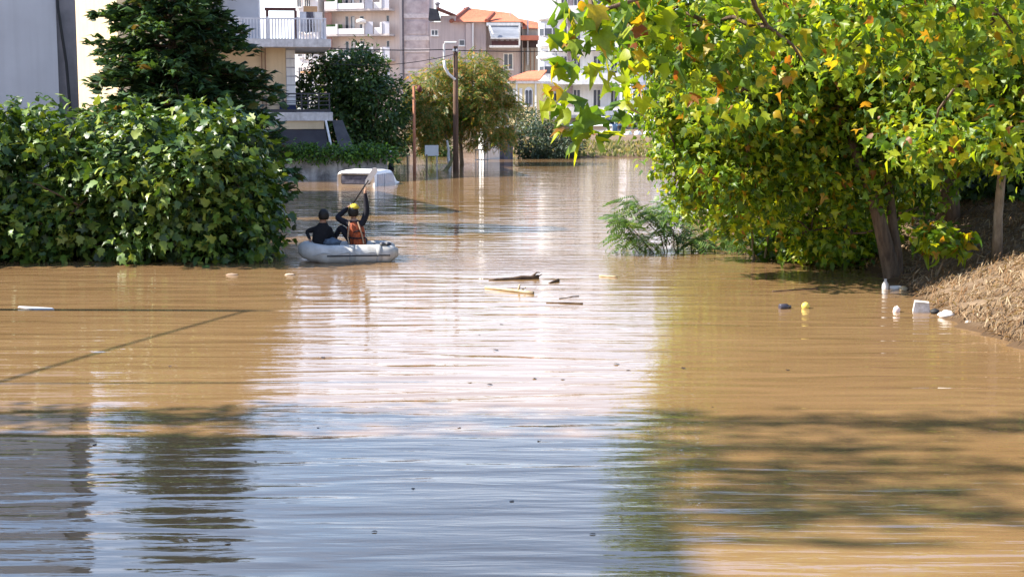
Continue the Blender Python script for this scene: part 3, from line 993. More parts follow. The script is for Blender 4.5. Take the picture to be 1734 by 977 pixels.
MB().prism([(X(985), -0.7, Z(192)), (X(1008), -0.7, Z(192)), (X(1008), -3, Z(214)), (X(985), -3, Z(210))], (0, 0.05, 0.08)).build("awning", WHITE_PAINT, an)
for px in (1003, 1030, 1058):
    part("shop_post", WHITE_PAINT, an, (X(px), X(px + 1.6), -0.8, -0.55, -1, Z(196.3)))

# ---- tall street building off to the left: its long shadow lies over the near water
ob = thing("street_building", "six storey white building off the left edge shading the near water", "building", (-20.0, -14, 0))
edge = 14.5 + SUN_AZ.y * 22 + 14       # far corner, so the shadow line crosses mid channel at about 16 m
OBH = 20.9 * math.tan(SUN_EL)
part("wall", WHITE_PAINT, ob, (-12, 0, 0, edge, -1.4, OBH))
part("roof_slab", CONCRETE, ob, (-12.2, 0.25, -0.3, edge + 0.02, OBH, OBH + 0.2))
for k in range(6):
    for jj in range(6):
        y0 = 1.5 + jj * 4.6
        wd_ = part("window", WHITE_PAINT, ob, (0.003, 0.07, y0, y0 + 1.5, 0.9 + k * 2.95, 2.4 + k * 2.95))
        part("pane", GLASS, wd_, (0.071, 0.085, y0 + 0.1, y0 + 1.4, 1.0 + k * 2.95, 2.3 + k * 2.95))

# ================================================================== POLES AND CABLES
Y = 68.0
b0, t0 = P(772, 290, Y), P(772, 79, Y)
up_ = thing("utility_pole", "tall dark wooden utility pole with white bracket in front of orange tinged tree", "pole", (b0.x, Y, 0))
zt = t0.z
MB().tube([(0, 0, -1.4), (0, 0, 2), (0.01, 0, zt)], [0.15, 0.13, 0.105], 10).build("shaft", WOOD, up_, True)
dx = P(752, 72, Y).x - b0.x
MB().tube([(0.05, -0.12, P(0, 73, Y).z), (dx + 0.04, -0.12, P(0, 73, Y).z), (dx, -0.12, P(0, 76, Y).z), (dx, -0.12, P(0, 100, Y).z)], 0.06, 6).build("bracket", WHITE_PAINT, up_)
MB().tube([(0, -0.1, P(0, 136, Y).z), (dx * 0.6, -0.12, P(0, 126, Y).z), (dx * 0.95, -0.14, P(0, 114, Y).z), (dx, -0.14, P(0, 103, Y).z)], 0.065, 6).build("lamp_arm", WHITE_PAINT, up_, True)
for s_ in (-0.12, 0.12):
    MB().lathe((s_ * 0.6, -0.14, zt - 0.25), [(0.03, 0), (0.06, 0.03), (0.06, 0.1), (0.03, 0.14)], 8).build("insulator", GREYMETAL, up_)
Yr = 64.0
b1, t1 = P(702, 297, Yr), P(702, 146, Yr)
rp_ = thing("rusty_pole", "thin rusty pole with small lamp left of the utility pole", "pole", (b1.x, Yr, 0))
MB().tube([(0, 0, -1.4), (0, 0, t1.z)], [0.075, 0.055], 8).build("shaft", RUST, rp_, True)
MB().lathe((0.24, 0, t1.z - 0.16), [(0.05, -0.12), (0.13, 0), (0.09, 0.13), (0.03, 0.18)], 8).build("lamp", mat("dark_red_lamp", (0.12, 0.03, 0.025)), rp_, True)
MB().tube([(0, 0, t1.z - 0.03), (0.12, 0, t1.z + 0.03), (0.24, 0, t1.z - 0.0)], 0.025, 5).build("lamp_arm", RUST, rp_)
def cable(label, a, bb, sag, r=0.022, n=14):
    a, bb = Vector(a), Vector(bb)
    pts = [a.lerp(bb, i / n) - Vector((0, 0, sag * 4 * (i / n) * (1 - i / n))) for i in range(n + 1)]
    return tag(MB().tube(pts, r, 5).build("overhead_cable", BLACK, None), label, "cable")
cable("black overhead cable running from the utility pole left to the balcony house", (b0.x, Y, P(772, 84, Y).z), P(500, 82, 66) + Vector((0, 0, .1)), 0.1)
cable("black overhead cable running from the utility pole right past the white building", (b0.x, Y, P(772, 86, Y).z), P(1150, 80, 75), 0.12)
cable("thin slack cable drooping from tower side to the utility pole", P(560, 108, 66), (b0.x, Y, P(772, 92, Y).z), 0.25, 0.016)
# pole off the left of the frame whose shadow lies on the water
sh = WP(425, 526)
k_ = 8.0 / math.tan(SUN_EL)
pb = Vector((sh.x + SUN_AZ.x * k_, sh.y + SUN_AZ.y * k_, 0))
op = thing("street_pole", "wooden street pole just off the left edge casting its shadow on the water", "pole", (pb.x, pb.y, 0))
MB().tube([(0, 0, -1.4), (0, 0, 8.0)], [0.13, 0.09], 8).build("shaft", WOOD, op, True)
part("cross_arm", WOOD, op, (-0.5, 0.5, -0.05, 0.05, 7.75, 7.88))
s2 = WP(60, 640)
dv = (s2 - sh)
cable("black service cable running from the street pole towards the camera side", (pb.x, pb.y, 7.95), (pb.x + dv.x * 2.2, pb.y + dv.y * 2.2, 7.95), 0.2, 0.03)
s3 = WP(120, 652)
cable("black cable crossing above the left water near the grey building", (pb.x - 6, s3.y + SUN_AZ.y * k_, 8.0), (pb.x + 3.2, s3.y + SUN_AZ.y * k_ + 0.2, 8.0), 0.15, 0.032)

# ================================================================== VEGETATION
FIG = leafmat("fig_leaf", [(0, (0.018, 0.042, 0.01)), (0.45, (0.05, 0.105, 0.016)), (0.75, (0.12, 0.20, 0.024)), (1, (0.27, 0.33, 0.06))], 0.18, 0.44, 0.45, 1.5)
PLANE = leafmat("plane_leaf", [(0, (0.045, 0.10, 0.012)), (0.35, (0.085, 0.17, 0.013)), (0.65, (0.17, 0.27, 0.015)), (0.93, (0.33, 0.38, 0.02)), (0.975, (0.33, 0.21, 0.02)), (1, (0.2, 0.07, 0.02))], 0.45, 0.42, 0.4, 1.5)
PLANE_NEAR = leafmat("plane_leaf_near", [(0, (0.045, 0.10, 0.014)), (0.35, (0.10, 0.19, 0.018)), (0.65, (0.24, 0.33, 0.018)), (0.9, (0.34, 0.37, 0.02)), (0.955, (0.40, 0.26, 0.02)), (1, (0.2, 0.06, 0.02))], 0.5, 0.42, 0.4, 1.5)
PINN = leafmat("pinnate_leaf", [(0, (0.04, 0.085, 0.02)), (0.6, (0.075, 0.15, 0.028)), (1, (0.14, 0.22, 0.035))], 0.35)
DARKT = leafmat("dark_tree_leaf", [(0, (0.025, 0.05, 0.018)), (0.6, (0.05, 0.10, 0.025)), (1, (0.10, 0.17, 0.03))], 0.3)
AUTUMN = leafmat("ailanthus_leaf", [(0, (0.05, 0.10, 0.02)), (0.5, (0.10, 0.17, 0.026)), (0.72, (0.2, 0.21, 0.04)), (0.87, (0.44, 0.25, 0.08)), (1, (0.46, 0.19, 0.07))], 0.35)
GREYG = leafmat("grey_green_leaf", [(0, (0.03, 0.05, 0.03)), (0.6, (0.055, 0.085, 0.05)), (1, (0.11, 0.15, 0.09))], 0.25)
CONIF = leafmat("conifer_spray", [(0, (0.02, 0.04, 0.02)), (0.5, (0.04, 0.085, 0.03)), (0.85, (0.075, 0.15, 0.045)), (0.96, (0.08, 0.09, 0.03)), (1, (0.18, 0.085, 0.035))], 0.22, 0.6, 0.25)

def plant(name, label, cat, base, ells, n_clump, per, spread, blade, size, m, limbs, bark, trunk=None, zmin=0.02, shell=(0.55, 1.0), up=0.8, parts=0, group=None, n_twig=60, crown_name="crown", smin=0.6, sprays=()):
    t_ = thing(name, label, cat, (0, 0, 0), 0, group)
    t_.location = base
    B0 = Vector(base)
    cc, pos, ou = crown(ells, n_clump, per, spread, zmin, shell)
    for (px_, py_, Y_s, n_s, sp_) in sprays:
        c0 = np.array(P(px_, py_, Y_s))
        of = rng.normal(0, 1, (n_s, 3)) * np.array([1.2, 0.8, 0.6]) * sp_
        pos = np.concatenate([pos, c0 + of])
        ou = np.concatenate([ou, nrm(of + np.array([-0.3, -0.2, -0.5]) * sp_)])
    fr = leaf_frames(len(pos), up, ou)
    sz = size * (smin + (1.25 - smin) * rng.random(len(pos)))
    n_sp = sum(q_[3] for q_ in sprays)
    if n_sp:
        sz[-n_sp:] *= 1.45
    loc = pos - np.array(B0)
    keep = np.ones(len(pos), bool)
    if parts:
        score = sz / np.linalg.norm(pos - np.array([0, 0, HCAM]), axis=1) + 1.0 * in_view(pos)
        score += 0.02 * nrm(pos)[:, 1] * -fr[2][:, 1]
        idx = np.argsort(-score)[:parts]
        keep[idx] = False
        lm = raw_mesh("leaf", blade[0], blade[1], m)
        if blade is PLANE_LEAF:
            for q_, bl_ in enumerate(PLANE_MIX):
                leaf_parts("leaf", raw_mesh("leaf", bl_[0], bl_[1], m), t_, loc, fr, sz, idx[q_::4])
        else:
            leaf_parts("leaf", lm, t_, loc, fr, sz, idx)
    o = bpy.data.objects.new(crown_name, leaves_mesh(crown_name, PLANE_MIX if blade is PLANE_LEAF else blade, loc[keep], tuple(q[keep] for q in fr), sz[keep], m))
    C.objects.link(o)
    o.parent = t_
    o["kind"] = "stuff"
    # wood
    tb = MB()
    tips = []
    for pts, r0, r1 in (trunk or []):
        tb.tube([Vector(p) - B0 for p in pts], taper(r0, r1, len(pts) - 1), 9)
        tips += [Vector(p) for p in pts[len(pts) // 2:]]
    if not tips:
        tips = [B0]
    for k in range(limbs):
        tgt = Vector(cc[rng.integers(len(cc))])
        src = min(tips, key=lambda q: (q - tgt).length)
        pts = wobble(src, tgt, 5, 0.07, 0.05)
        r0 = 0.018 + 0.012 * (tgt - src).length
        tb.tube([p - B0 for p in pts], taper(r0, 0.008, 5), 5)
        if k < n_twig:
            tips.append(pts[3])
    tb.build("trunk", bark, t_, True)
    return t_

# ---- fig bush standing in the flood, left
fb = [(-12.6, 32.8, 1.5, 2.4, 2.5, 2.0), (-10.2, 32.8, 1.55, 2.4, 2.5, 2.05), (-8.0, 32.4, 1.6, 2.2, 2.4, 2.05), (-6.7, 32.2, 1.6, 1.65, 2.2, 2.1), (-5.9, 31.6, 0.9, 1.0, 1.7, 1.3),
      (-8.6, 31.2, 0.7, 2.8, 1.3, 1.1), (-11.5, 31.3, 0.8, 2.2, 1.3, 1.1)]
for k in range(34):
    xx = random.uniform(-13, -5.2); a_ = random.uniform(0.1, 1.5)
    fb.append((xx, 32.3 - 2.3 * math.cos(a_), 1.55 + 2.0 * math.sin(a_) * (1 if xx < -6 else .8) + random.uniform(-.1, .15), random.uniform(.3, .6), random.uniform(.3, .6), random.uniform(.25, .5)))
fb = [(a_, b_, c_ * 0.84 - 0.02, d_, e_, f_ * 0.84) for a_, b_, c_, d_, e_, f_ in fb]
plant("fig_bush", "huge dark green broad leaved fig bush standing in the brown flood", "bush", (-8.5, 32.6, -1.0), fb, 1700, 17, 0.2, FIG_LEAF, 0.235, FIG, 90, BARK,
      [([(-9, 33, -1), (-9.2, 33, 0.6), (-9.6, 32.8, 2.2)], 0.12, 0.05), ([(-7, 32.6, -1), (-7, 32.5, 0.7), (-6.6, 32.3, 2.0)], 0.1, 0.04), ([(-11, 33, -1), (-11.4, 33, 0.7), (-11.8, 32.8, 2)], 0.1, 0.04)],
      zmin=0.0, shell=(0.5, 1.0), parts=300, up=0.75, crown_name="foliage")

# ---- conifer behind it
def conifer():
    bx, by, H = -8.75, 38.6, 9.0
    t_ = thing("conifer_tree", "dark conifer with drooping feathery branches behind the fig bush", "tree", (bx, by, -0.3))
    pos, tip, sz, up_ = [], [], [], []
    tb = MB()
    tb.tube([(0, 0, -1), (0.05, 0, 3), (0, 0.05, 6), (0, 0, H)], [0.3, 0.22, 0.12, 0.03], 9)
    z = 0.8
    while z < H - 0.15:
        t = (z - 0.8) / (H - 0.8)
        L_ = 2.55 * (1 - t) ** 0.42 + 0.1
        for k in range(max(4, int(13 * (1 - t) + 3))):
            a = random.uniform(0, 2 * math.pi)
            ln = L_ * random.uniform(0.62, 1.12)
            if math.cos(a) > 0.5 and z < 4.2:
                ln *= 1.12
            dr = Vector((math.cos(a), math.sin(a), random.uniform(0.0, 0.35)))
            end = Vector((0, 0, z)) + dr * ln + Vector((0, 0, -0.16 * ln))
            pts = [Vector((0, 0, z)), Vector((0, 0, z)) + dr * ln * 0.5, end]
            tb.tube(pts, [0.035, 0.02, 0.006], 4, cap=False)
            m_ = int(30 * ln) + 5
            for i in range(m_):
                s = random.uniform(0.22, 1.0)
                p = pts[0].lerp(pts[1], s * 2) if s < 0.5 else pts[1].lerp(pts[2], s * 2 - 1)
                side = Vector((-dr.y, dr.x, 0)) * random.choice((-1, 1))
                w = 0.34 * (1 - s) + 0.1
                p = p + side * random.uniform(0, w) + Vector((0, 0, random.gauss(0, 0.07)))
                d = dr * random.uniform(0.4, 1.0) + side * random.uniform(0.0, 0.9) + Vector((0, 0, random.uniform(-0.35, 0.35)))
                pos.append(p); tip.append(d); sz.append(random.uniform(0.2, 0.42))
        z += 0.21
    pos, tip = np.array(pos), nrm(np.array(tip))
    nn = nrm(np.array([0, 0, 1.0]) + rng.normal(0, 0.5, pos.shape))
    nn = nrm(nn - tip * np.sum(nn * tip, 1, keepdims=True))
    o = bpy.data.objects.new("crown", leaves_mesh("crown", NEEDLE, pos, (np.cross(tip, nn), tip, nn), np.array(sz), CONIF))
    C.objects.link(o); o.parent = t_; o["kind"] = "stuff"
    tb.build("trunk", BARK, t_, True)
conifer()

# ---- trees on the far side
def E(px0, px1, py0, py1, Y, ry):
    a, b_ = P(px0, py1, Y), P(px1, py0, Y)
    return ((a.x + b_.x) / 2, Y, (a.z + b_.z) / 2, (b_.x - a.x) / 2, ry, (b_.z - a.z) / 2)
Y = 73
bs_ = P(590, 270, Y)
plant("broadleaf_tree", "dark green broadleaf tree right of the balcony house", "tree", (bs_.x, Y, -0.5),
      [E(503, 600, 88, 235, Y, 2.0), E(555, 660, 75, 200, Y, 2.0), E(590, 694, 118, 275, Y, 2.2), E(508, 640, 170, 275, Y - 1, 1.8)], 900, 19, 0.24, OVAL_LEAF, 0.26, DARKT, 50, BARK,
      [([(bs_.x, Y, -0.5), (bs_.x, Y, 1.5), (bs_.x + .2, Y, 3)], 0.18, 0.08)], zmin=0.35)
Y = 76
bs_ = P(783, 270, Y)
plant("ailanthus_tree", "green tree tinged orange with seed clusters behind the utility pole", "tree", (bs_.x, Y, -0.3),
      [E(692, 800, 100, 235, Y, 2.0), E(740, 866, 90, 215, Y, 2.0), E(684, 770, 140, 262, Y - 1, 1.5), E(790, 880, 150, 250, Y - 0.5, 1.6)], 520, 10, 0.24, FROND, 0.5, AUTUMN, 46, BARKP,
      [([(bs_.x, Y, -0.5), (bs_.x - .1, Y, 1.2), (bs_.x + .2, Y, 3)], 0.13, 0.06), ([(P(756, 270, Y).x + .2, Y - 1, -0.5), P(763, 268, Y - 1), P(757, 240, Y - 1), P(750, 200, Y - 1)], 0.09, 0.05)], zmin=0.75, smin=0.6)
Y = 84
bs_ = P(925, 270, Y)
plant("round_bush", "dark grey green rounded bush on the far shore under the yellow house", "bush", (bs_.x, Y, -0.3),
      [E(868, 935, 196, 275, Y, 1.6), E(895, 975, 205, 275, Y, 1.6), E(930, 985, 225, 275, Y - 0.5, 1.2)], 330, 16, 0.2, OVAL_LEAF, 0.2, GREYG, 30, BARK, zmin=0.0, crown_name="foliage")
Y = 86
for px0, px1, py0, lab in ((640, 690, 235, "low dark shrub at the water edge left of the rusty pole"), (712, 765, 245, "low dark shrub behind the white sign board")):
    bs_ = P((px0 + px1) / 2, 270, Y)
    plant("low_shrub", lab, "bush", (bs_.x, Y, -0.3), [E(px0, px1, py0, 275, Y, 1.0)], 90, 14, 0.18, OVAL_LEAF, 0.2, DARKT, 8, BARK, zmin=0.0, crown_name="foliage")
Y = 97
for px0, px1, py0, lab in ((835, 915, 175, "grey green tree behind the round bush"),):
    bs_ = P((px0 + px1) / 2, 260, Y)
    plant("far_shrub", lab, "bush", (bs_.x, Y, 0.2), [E(px0, px1, py0, 262, Y, 1.4)], 120, 14, 0.22, OVAL_LEAF, 0.24, GREYG if px0 < 900 else PINN, 10, BARK, zmin=0.4, crown_name="foliage")

# ---- pinnate shrub leaning over the water, right of centre
Y = 32.5
sh_ = thing("pinnate_shrub", "feathery leaved shrub dipping into the water right of centre", "bush", (P(1190, 425, Y).x, Y, -0.8))
B0 = Vector(sh_.location)
fpos, ftip, fsz = [], [], []
st = MB()
heads = [(1075, 345, 0), (1060, 372, -.5), (1100, 360, .4), (1130, 372, 0), (1060, 400, -.3), (1090, 405, .3), (1150, 395, .5), (1190, 405, 0), (1240, 400, .6), (1280, 398, 0), (1215, 385, 1), (1120, 350, .9), (1160, 360, 1.1), (1265, 410, -.4), (1305, 395, .5)]
for hx, hy, dy in heads:
    hp = P(hx, hy, Y + dy)
    root = B0 + Vector(((hx - 1190) * 0.005, 0, 0))
    st.tube([p - B0 for p in wobble(root, hp, 4, 0.06, 0.15)], taper(0.02, 0.007, 4), 5)
    for k in range(19):
        a = random.uniform(0, 2 * math.pi)
        fpos.append(hp + Vector((random.gauss(0, .13), random.gauss(0, .13), random.gauss(0, .1))))
        ftip.append((math.cos(a) - 0.25, math.sin(a) * 0.7 - 0.3, random.uniform(-0.5, 0.35)))
        fsz.append(random.uniform(0.35, 0.62))
fpos = np.array([tuple(p - B0) for p in fpos]); ftip = nrm(np.array(ftip)); fsz = np.array(fsz)
fn = nrm(np.array([0, 0, 1.0]) + rng.normal(0, 0.25, ftip.shape)); fn = nrm(fn - ftip * np.sum(fn * ftip, 1, keepdims=True))
fm = raw_mesh("frond", FROND[0], FROND[1], PINN)
leaf_parts("frond", fm, sh_, fpos, (np.cross(ftip, fn), ftip, fn), fsz, range(len(fpos)))
st.build("stem", BARK, sh_, True)

# ---- plane trees along the right bank
def gz(x, y):
    return ground_z(x, y)
def ellip(px, py, Y, rx, ry, rz):
    c_ = P(px, py, Y)
    return (c_.x, c_.y, c_.z, rx, ry, rz)
# tree with the forked trunk at the water's edge
tr = WP(1512, 474)
fork = P(1497, 405, 27.4)
plant("plane_tree", "plane tree with forked leaning trunk at the water edge on the right bank", "tree", (tr.x, tr.y, -0.3),
      [ellip(1240, 140, 27.5, 2.1, 2.0, 1.9), ellip(1420, 60, 28, 2.6, 2.4, 2.2), ellip(1330, 290, 28.5, 2.2, 1.6, 1.3), ellip(1480, 230, 28, 2.0, 1.8, 1.5), ellip(1215, 300, 28, 1.1, 1.0, 0.8), ellip(1400, 395, 29.5, 0.9, 1.0, 0.55), ellip(1128, 45, 27, 0.95, 1.2, 1.1)],
      760, 42, 0.2, PLANE_LEAF, 0.14, PLANE, 150, BARK,
      [([(tr.x + .04, tr.y, -0.3), (tr.x - 0.02, tr.y, 0.12), fork, P(1478, 330, 27.4), P(1440, 240, 27.5), P(1400, 120, 27.8)], 0.22, 0.06), ([(tr.x + 0.1, tr.y + .05, -0.2), P(1518, 430, 27.5), P(1512, 380, 27.6), P(1500, 260, 27.8), P(1530, 100, 28)], 0.14, 0.05)],
      zmin=0.12, parts=300, shell=(0.4, 1.05))
# broad dark trunk higher on the bank
p2 = (P(1606, 400, 31).x, 31.0)
plant("plane_tree", "plane tree with thick dark trunk standing higher on the bank", "tree", (p2[0], p2[1], gz(*p2) - 0.2),
      [ellip(1560, 60, 30.5, 2.6, 2.2, 2.2), ellip(1650, 170, 31, 2.3, 2.0, 1.5), ellip(1500, 180, 32, 2.0, 2.0, 1.6), ellip(1720, 60, 30, 2.3, 2.2, 2.2)],
      700, 34, 0.27, PLANE_LEAF, 0.145, PLANE, 80, BARK,
      [([(p2[0], p2[1], gz(*p2) - 0.2), (p2[0] - .03, p2[1], 1.6), (p2[0] + .1, p2[1], 3.2), (p2[0], p2[1], 5)], 0.27, 0.1)], zmin=1.9)
# thin sapling trunk near right edge
p3 = (P(1690, 410, 26).x, 26.0)
plant("plane_sapling", "slender pale plane sapling near the right edge on the bank", "tree", (p3[0], p3[1], gz(*p3) - 0.2),
      [ellip(1690, 60, 26, 1.9, 1.6, 1.6), ellip(1640, 210, 26, 1.0, 1.0, 0.65), ellip(1720, 230, 25.5, 0.9, 0.9, 0.5), ellip(1590, 130, 26, 1.3, 1.3, 1.0)],
      420, 32, 0.24, PLANE_LEAF, 0.14, PLANE, 60, BARKP,
      [([(p3[0], p3[1], gz(*p3) - 0.2), (p3[0] - .02, p3[1], 1.3), (p3[0] + .04, p3[1], 2.6), (p3[0], p3[1], 4.5)], 0.105, 0.05)], zmin=1.6)
# lower leafy growth at the water line
for px, py, Y_, rx, rz, lab, n_ in ((1345, 415, 31.5, 0.8, 0.45, "leafy plane suckers touching the water left of the forked trunk", 70),
                                    (1440, 405, 30.5, 0.9, 0.55, "leafy plane suckers beside the forked trunk at the bank", 80),
                                    (1270, 330, 31.0, 1.6, 0.9, "low hanging plane branch spray above the feathery shrub", 150)):
    c_ = P(px, py, Y_)
    plant("plane_sucker", lab, "plant", (c_.x, Y_, -0.5), [(c_.x, c_.y, c_.z, rx, 0.8, rz), (c_.x + .3, c_.y + .3, c_.z + .2, rx * .8, .6, rz * .8)], n_, 24, 0.2, PLANE_LEAF, 0.15, PLANE, 14, BARKP,
          [([(c_.x + .2, Y_, -0.5), (c_.x + .1, Y_, 0.1), (c_.x, Y_, c_.z)], 0.05, 0.02), ([(c_.x + .3, Y_, -0.5), (c_.x + .35, Y_, 0.1), (c_.x + .5, Y_, c_.z)], 0.04, 0.02)], zmin=0.03, crown_name="foliage")
# low leafy spray right of the fork
c_ = P(1595, 405, 25.8)
plant("plane_shoot", "fresh green plane shoot hanging over the bank right of the forked trunk", "plant", (c_.x, c_.y + .4, gz(c_.x, c_.y + .4) - 0.1), [(c_.x, c_.y, c_.z, 0.45, 0.35, 0.22)], 16, 9, 0.12, PLANE_LEAF, 0.24, PLANE_NEAR, 8, BARKP, zmin=0.3, crown_name="foliage")
# dense wood further along the bank; dark leaf colour stands in for deep shade
for px, py, Y_, rx, rz, lab in ((1560, 200, 41, 4.0, 3.2, "dense shaded tree behind the thick dark trunk"), (1760, 150, 40, 4.5, 3.8, "dense shaded tree far back at the right edge"),
                                (1380, 180, 42, 3.2, 3.0, "dense green tree behind the forked plane tree"), (1240, 190, 44, 1.9, 2.6, "narrow green tree leaning out at the left end of the wood"), (1680, 300, 50, 6.5, 1.7, "dark thicket closing the gap under the trees"), (1710, 262, 41.5, 2.6, 0.9, "shrub added low behind the pale sapling to darken the gap"), (1722, 268, 36.5, 1.7, 0.75, "low shrub added as dark shade at the right edge under the trees"),
                                (1590, 325, 34.5, 1.4, 0.9, "dark undergrowth added as deep shade behind the thick trunk on the bank"), (1690, 322, 33.5, 1.5, 0.85, "dark undergrowth added as deep shade behind the pale sapling on the bank")):  # low dark shrubs added so the gaps under the canopy read as shade
    c_ = P(px, py, Y_)
    g0 = max(-0.5, gz(c_.x, Y_))
    plant("bank_tree", lab, "tree", (c_.x, Y_, g0 - 0.2), [(c_.x, c_.y, c_.z, rx, 2.2, rz), (c_.x + 1, c_.y + 1, c_.z + 1.2, rx * .8, 2.2, rz * .8)], 380, 20, 0.34, PLANE_LEAF, 0.25, DARKT if px != 1240 else PLANE, 26, BARK,
          [([(c_.x, Y_, g0 - 0.2), (c_.x + .1, Y_, g0 + 1.5), (c_.x, Y_, c_.z + 1)], 0.2, 0.08)], zmin=0.2 if px in (1380, 1240, 1590, 1690) else 1.0)
for px, Y_, r_ in ((1640, 36, 0.12), (1658, 39, 0.09), (1712, 35, 0.07)):
    c_ = P(px, 300, Y_)
    z0 = gz(c_.x, Y_)
    lab = {1640: "dark slim trunk in the shade left of the pale sapling", 1658: "dark bare trunk deep in the shaded wood", 1712: "thin bare stem at the right edge of the wood"}[px]
    tt = thing("bare_trunk", lab, "tree", (c_.x, Y_, z0 - 0.2))
    MB().tube([(0, 0, 0), (0.05, 0, 2), (-0.05, 0, 5.5)], [r_ * 1.2, r_, r_ * .7], 8).build("trunk", BARK, tt, True)

# ---- near plane tree: trunk right of the frame, boughs reaching in over the water
nt = Vector((7.9, 15.5, 0))
nb = gz(nt.x, nt.y) - 0.2
ne = [ellip(1120, 20, 11.5, 0.5, 0.7, 0.3), ellip(1250, 50, 12, 0.8, 0.8, 0.5), ellip(1450, 30, 13, 1.2, 1.0, 0.7), ellip(1650, 40, 13.5, 1.2, 1.0, 0.7), ellip(1200, 170, 13.5, 0.4, 0.6, 0.25),
      ellip(1560, 240, 15, 0.5, 0.7, 0.25), ellip(1710, 230, 14, 0.4, 0.5, 0.25), (5.8, 13.5, 5.6, 1.6, 1.6, 1.0), (7.2, 14.8, 6.4, 2.0, 2.0, 1.6)]
b1 = (Vector((7.6, 15.2, 3.6)), Vector((5.6, 14, 4.6)), Vector((3.4, 12.6, 4.75)), Vector((1.6, 11.2, 4.35)), P(985, 30, 10.6))
plant("plane_tree", "near plane tree whose big yellow green leaves hang in from the upper right", "tree", (nt.x, nt.y, nb), ne, 480, 22, 0.16, PLANE_LEAF, 0.11, PLANE_NEAR, 36, BARK,
      [([(nt.x, nt.y, nb), (nt.x - .05, nt.y, 2), (7.6, 15.2, 3.6), (7.2, 15, 6.4)], 0.26, 0.1), (list(b1), 0.08, 0.012), ([Vector((7.3, 15, 4.6)), Vector((5, 13.5, 5.4)), Vector((2.6, 12, 5.6))], 0.07, 0.02)],
      zmin=2.6, parts=300, shell=(0.2, 1.0), up=0.65, sprays=[(1000, 30, 10.3, 16, .09), (975, 75, 10.2, 7, .05), (960, 105, 10.2, 7, .04), (945, 150, 10.2, 4, .03), (955, 175, 10.3, 5, .035), (1010, 120, 10.5, 9, .06), (985, 205, 10.3, 7, .04), (1000, 235, 10.3, 9, .045), (965, 215, 10.3, 5, .03), (1040, 190, 10.6, 9, .06), (1060, 90, 10.8, 16, .1), (1075, 30, 11, 18, .1), (1020, 55, 10.4, 12, .07), (1090, 150, 11.5, 12, .09)])

# ---- three tall poplars before the street building, off the left edge
for ys, r_, hh, lab in ((15.35, 0.42, 24, "farthest tall poplar beside the white street building"), (13.3, 0.4, 21, "middle tall poplar beside the white street building"), (11.9, 0.35, 20, "nearest tall poplar beside the white street building"),
                        (14.2, 0.42, 19.6, "short unseen poplar added for shade between the farthest and middle tall ones"), (12.6, 0.42, 19.4, "short unseen poplar added for shade between the middle and nearest tall ones"), (11.1, 0.36, 18.8, "short unseen poplar added for shade nearest the camera in the row")):  # short unseen poplars added to shade more of the near water
    bx_, by_ = -17.5, ys + SUN_AZ.y * 18
    plant("poplar_tree", lab, "tree", (bx_, by_, -1.2), [(bx_, by_, 3.5 + k * 2.4, r_ * (1.1 - 0.05 * k), r_ * (1.1 - 0.05 * k), 1.9) for k in range(int((hh - 2.5) / 2.4))], 230, 10, 0.24, OVAL_LEAF, 0.26, DARKT, 16, BARKP,
          [([(bx_, by_, -1.2), (bx_, by_, 6), (bx_, by_, hh)], 0.2, 0.05)], zmin=1.5, shell=(0.1, 1.0), group="poplars off the left edge")

# ---- dry grass along the far shore
m_ = 2600
gxx = -2 + 16 * rng.random(m_); gyy = 84.3 + 7 * rng.random(m_)
gp = np.stack([gxx, gyy, np.array([gz(a, c_) for a, c_ in zip(gxx, gyy)])], 1)
GR = leafmat("dry_grass", [(0, (0.10, 0.13, 0.05)), (0.5, (0.22, 0.22, 0.09)), (1, (0.40, 0.33, 0.17))], 0.3, 0.8, 0.1)
gt = nrm(np.array([0, 0, 1.0]) + rng.normal(0, 0.3, gp.shape)); gn = nrm(np.array([0, -1.0, 0]) + rng.normal(0, 0.6, gp.shape)); gn = nrm(gn - gt * np.sum(gn * gt, 1, keepdims=True))
o = bpy.data.objects.new("shore_grass", leaves_mesh("shore_grass", NEEDLE, gp, (np.cross(gt, gn), gt, gn), 0.12 + 0.2 * rng.random(m_), GR))
C.objects.link(o)
o["kind"] = "stuff"; o["label"] = "dry grass fringe along the far sandy shore"; o["category"] = "grass"

# ---- straw and dead leaves over the bank
n = 34000
sx = 6.3 + 6.0 * rng.random(n); sy = 17 + 16 * rng.random(n)
pp = []
for a, c_ in zip(sx, sy):
    z = gz(a, c_)
    if z > 0.03:
        pp.append((a, c_, z + 0.03))
pp = np.array(pp)
LITTER = leafmat("dead_leaf", [(0, (0.17, 0.09, 0.04)), (0.5, (0.19, 0.13, 0.075)), (0.85, (0.29, 0.21, 0.13)), (1, (0.40, 0.33, 0.22))], 0.15, 0.8, 0.1)
up3 = nrm(np.array([-0.34, 0, 1.0]) + rng.normal(0, 0.45, pp.shape))
tp = nrm(np.array([0.75, 0.75, 0.27]) * rng.choice((-1, 1), (len(pp), 1)) + rng.normal(0, 0.3, pp.shape)); tp = nrm(tp - up3 * np.sum(tp * up3, 1, keepdims=True))
STRAW = (np.array([(-0.04, 0, 0), (0.04, 0, 0), (0.05, 0.5, 0.08), (-0.05, 0.55, 0.08), (0, 1, 0.0)]), np.array([(0, 1, 2), (0, 2, 3), (3, 2, 4)]))
lit = bpy.data.objects.new("dead_leaf_litter", leaves_mesh("dead_leaf_litter", STRAW, pp, (np.cross(tp, up3), tp, up3), 0.08 + 0.15 * rng.random(len(pp)), LITTER))
C.objects.link(lit)
lit["kind"] = "stuff"; lit["label"] = "dry straw and dead leaves matted over the right bank"; lit["category"] = "leaf litter"

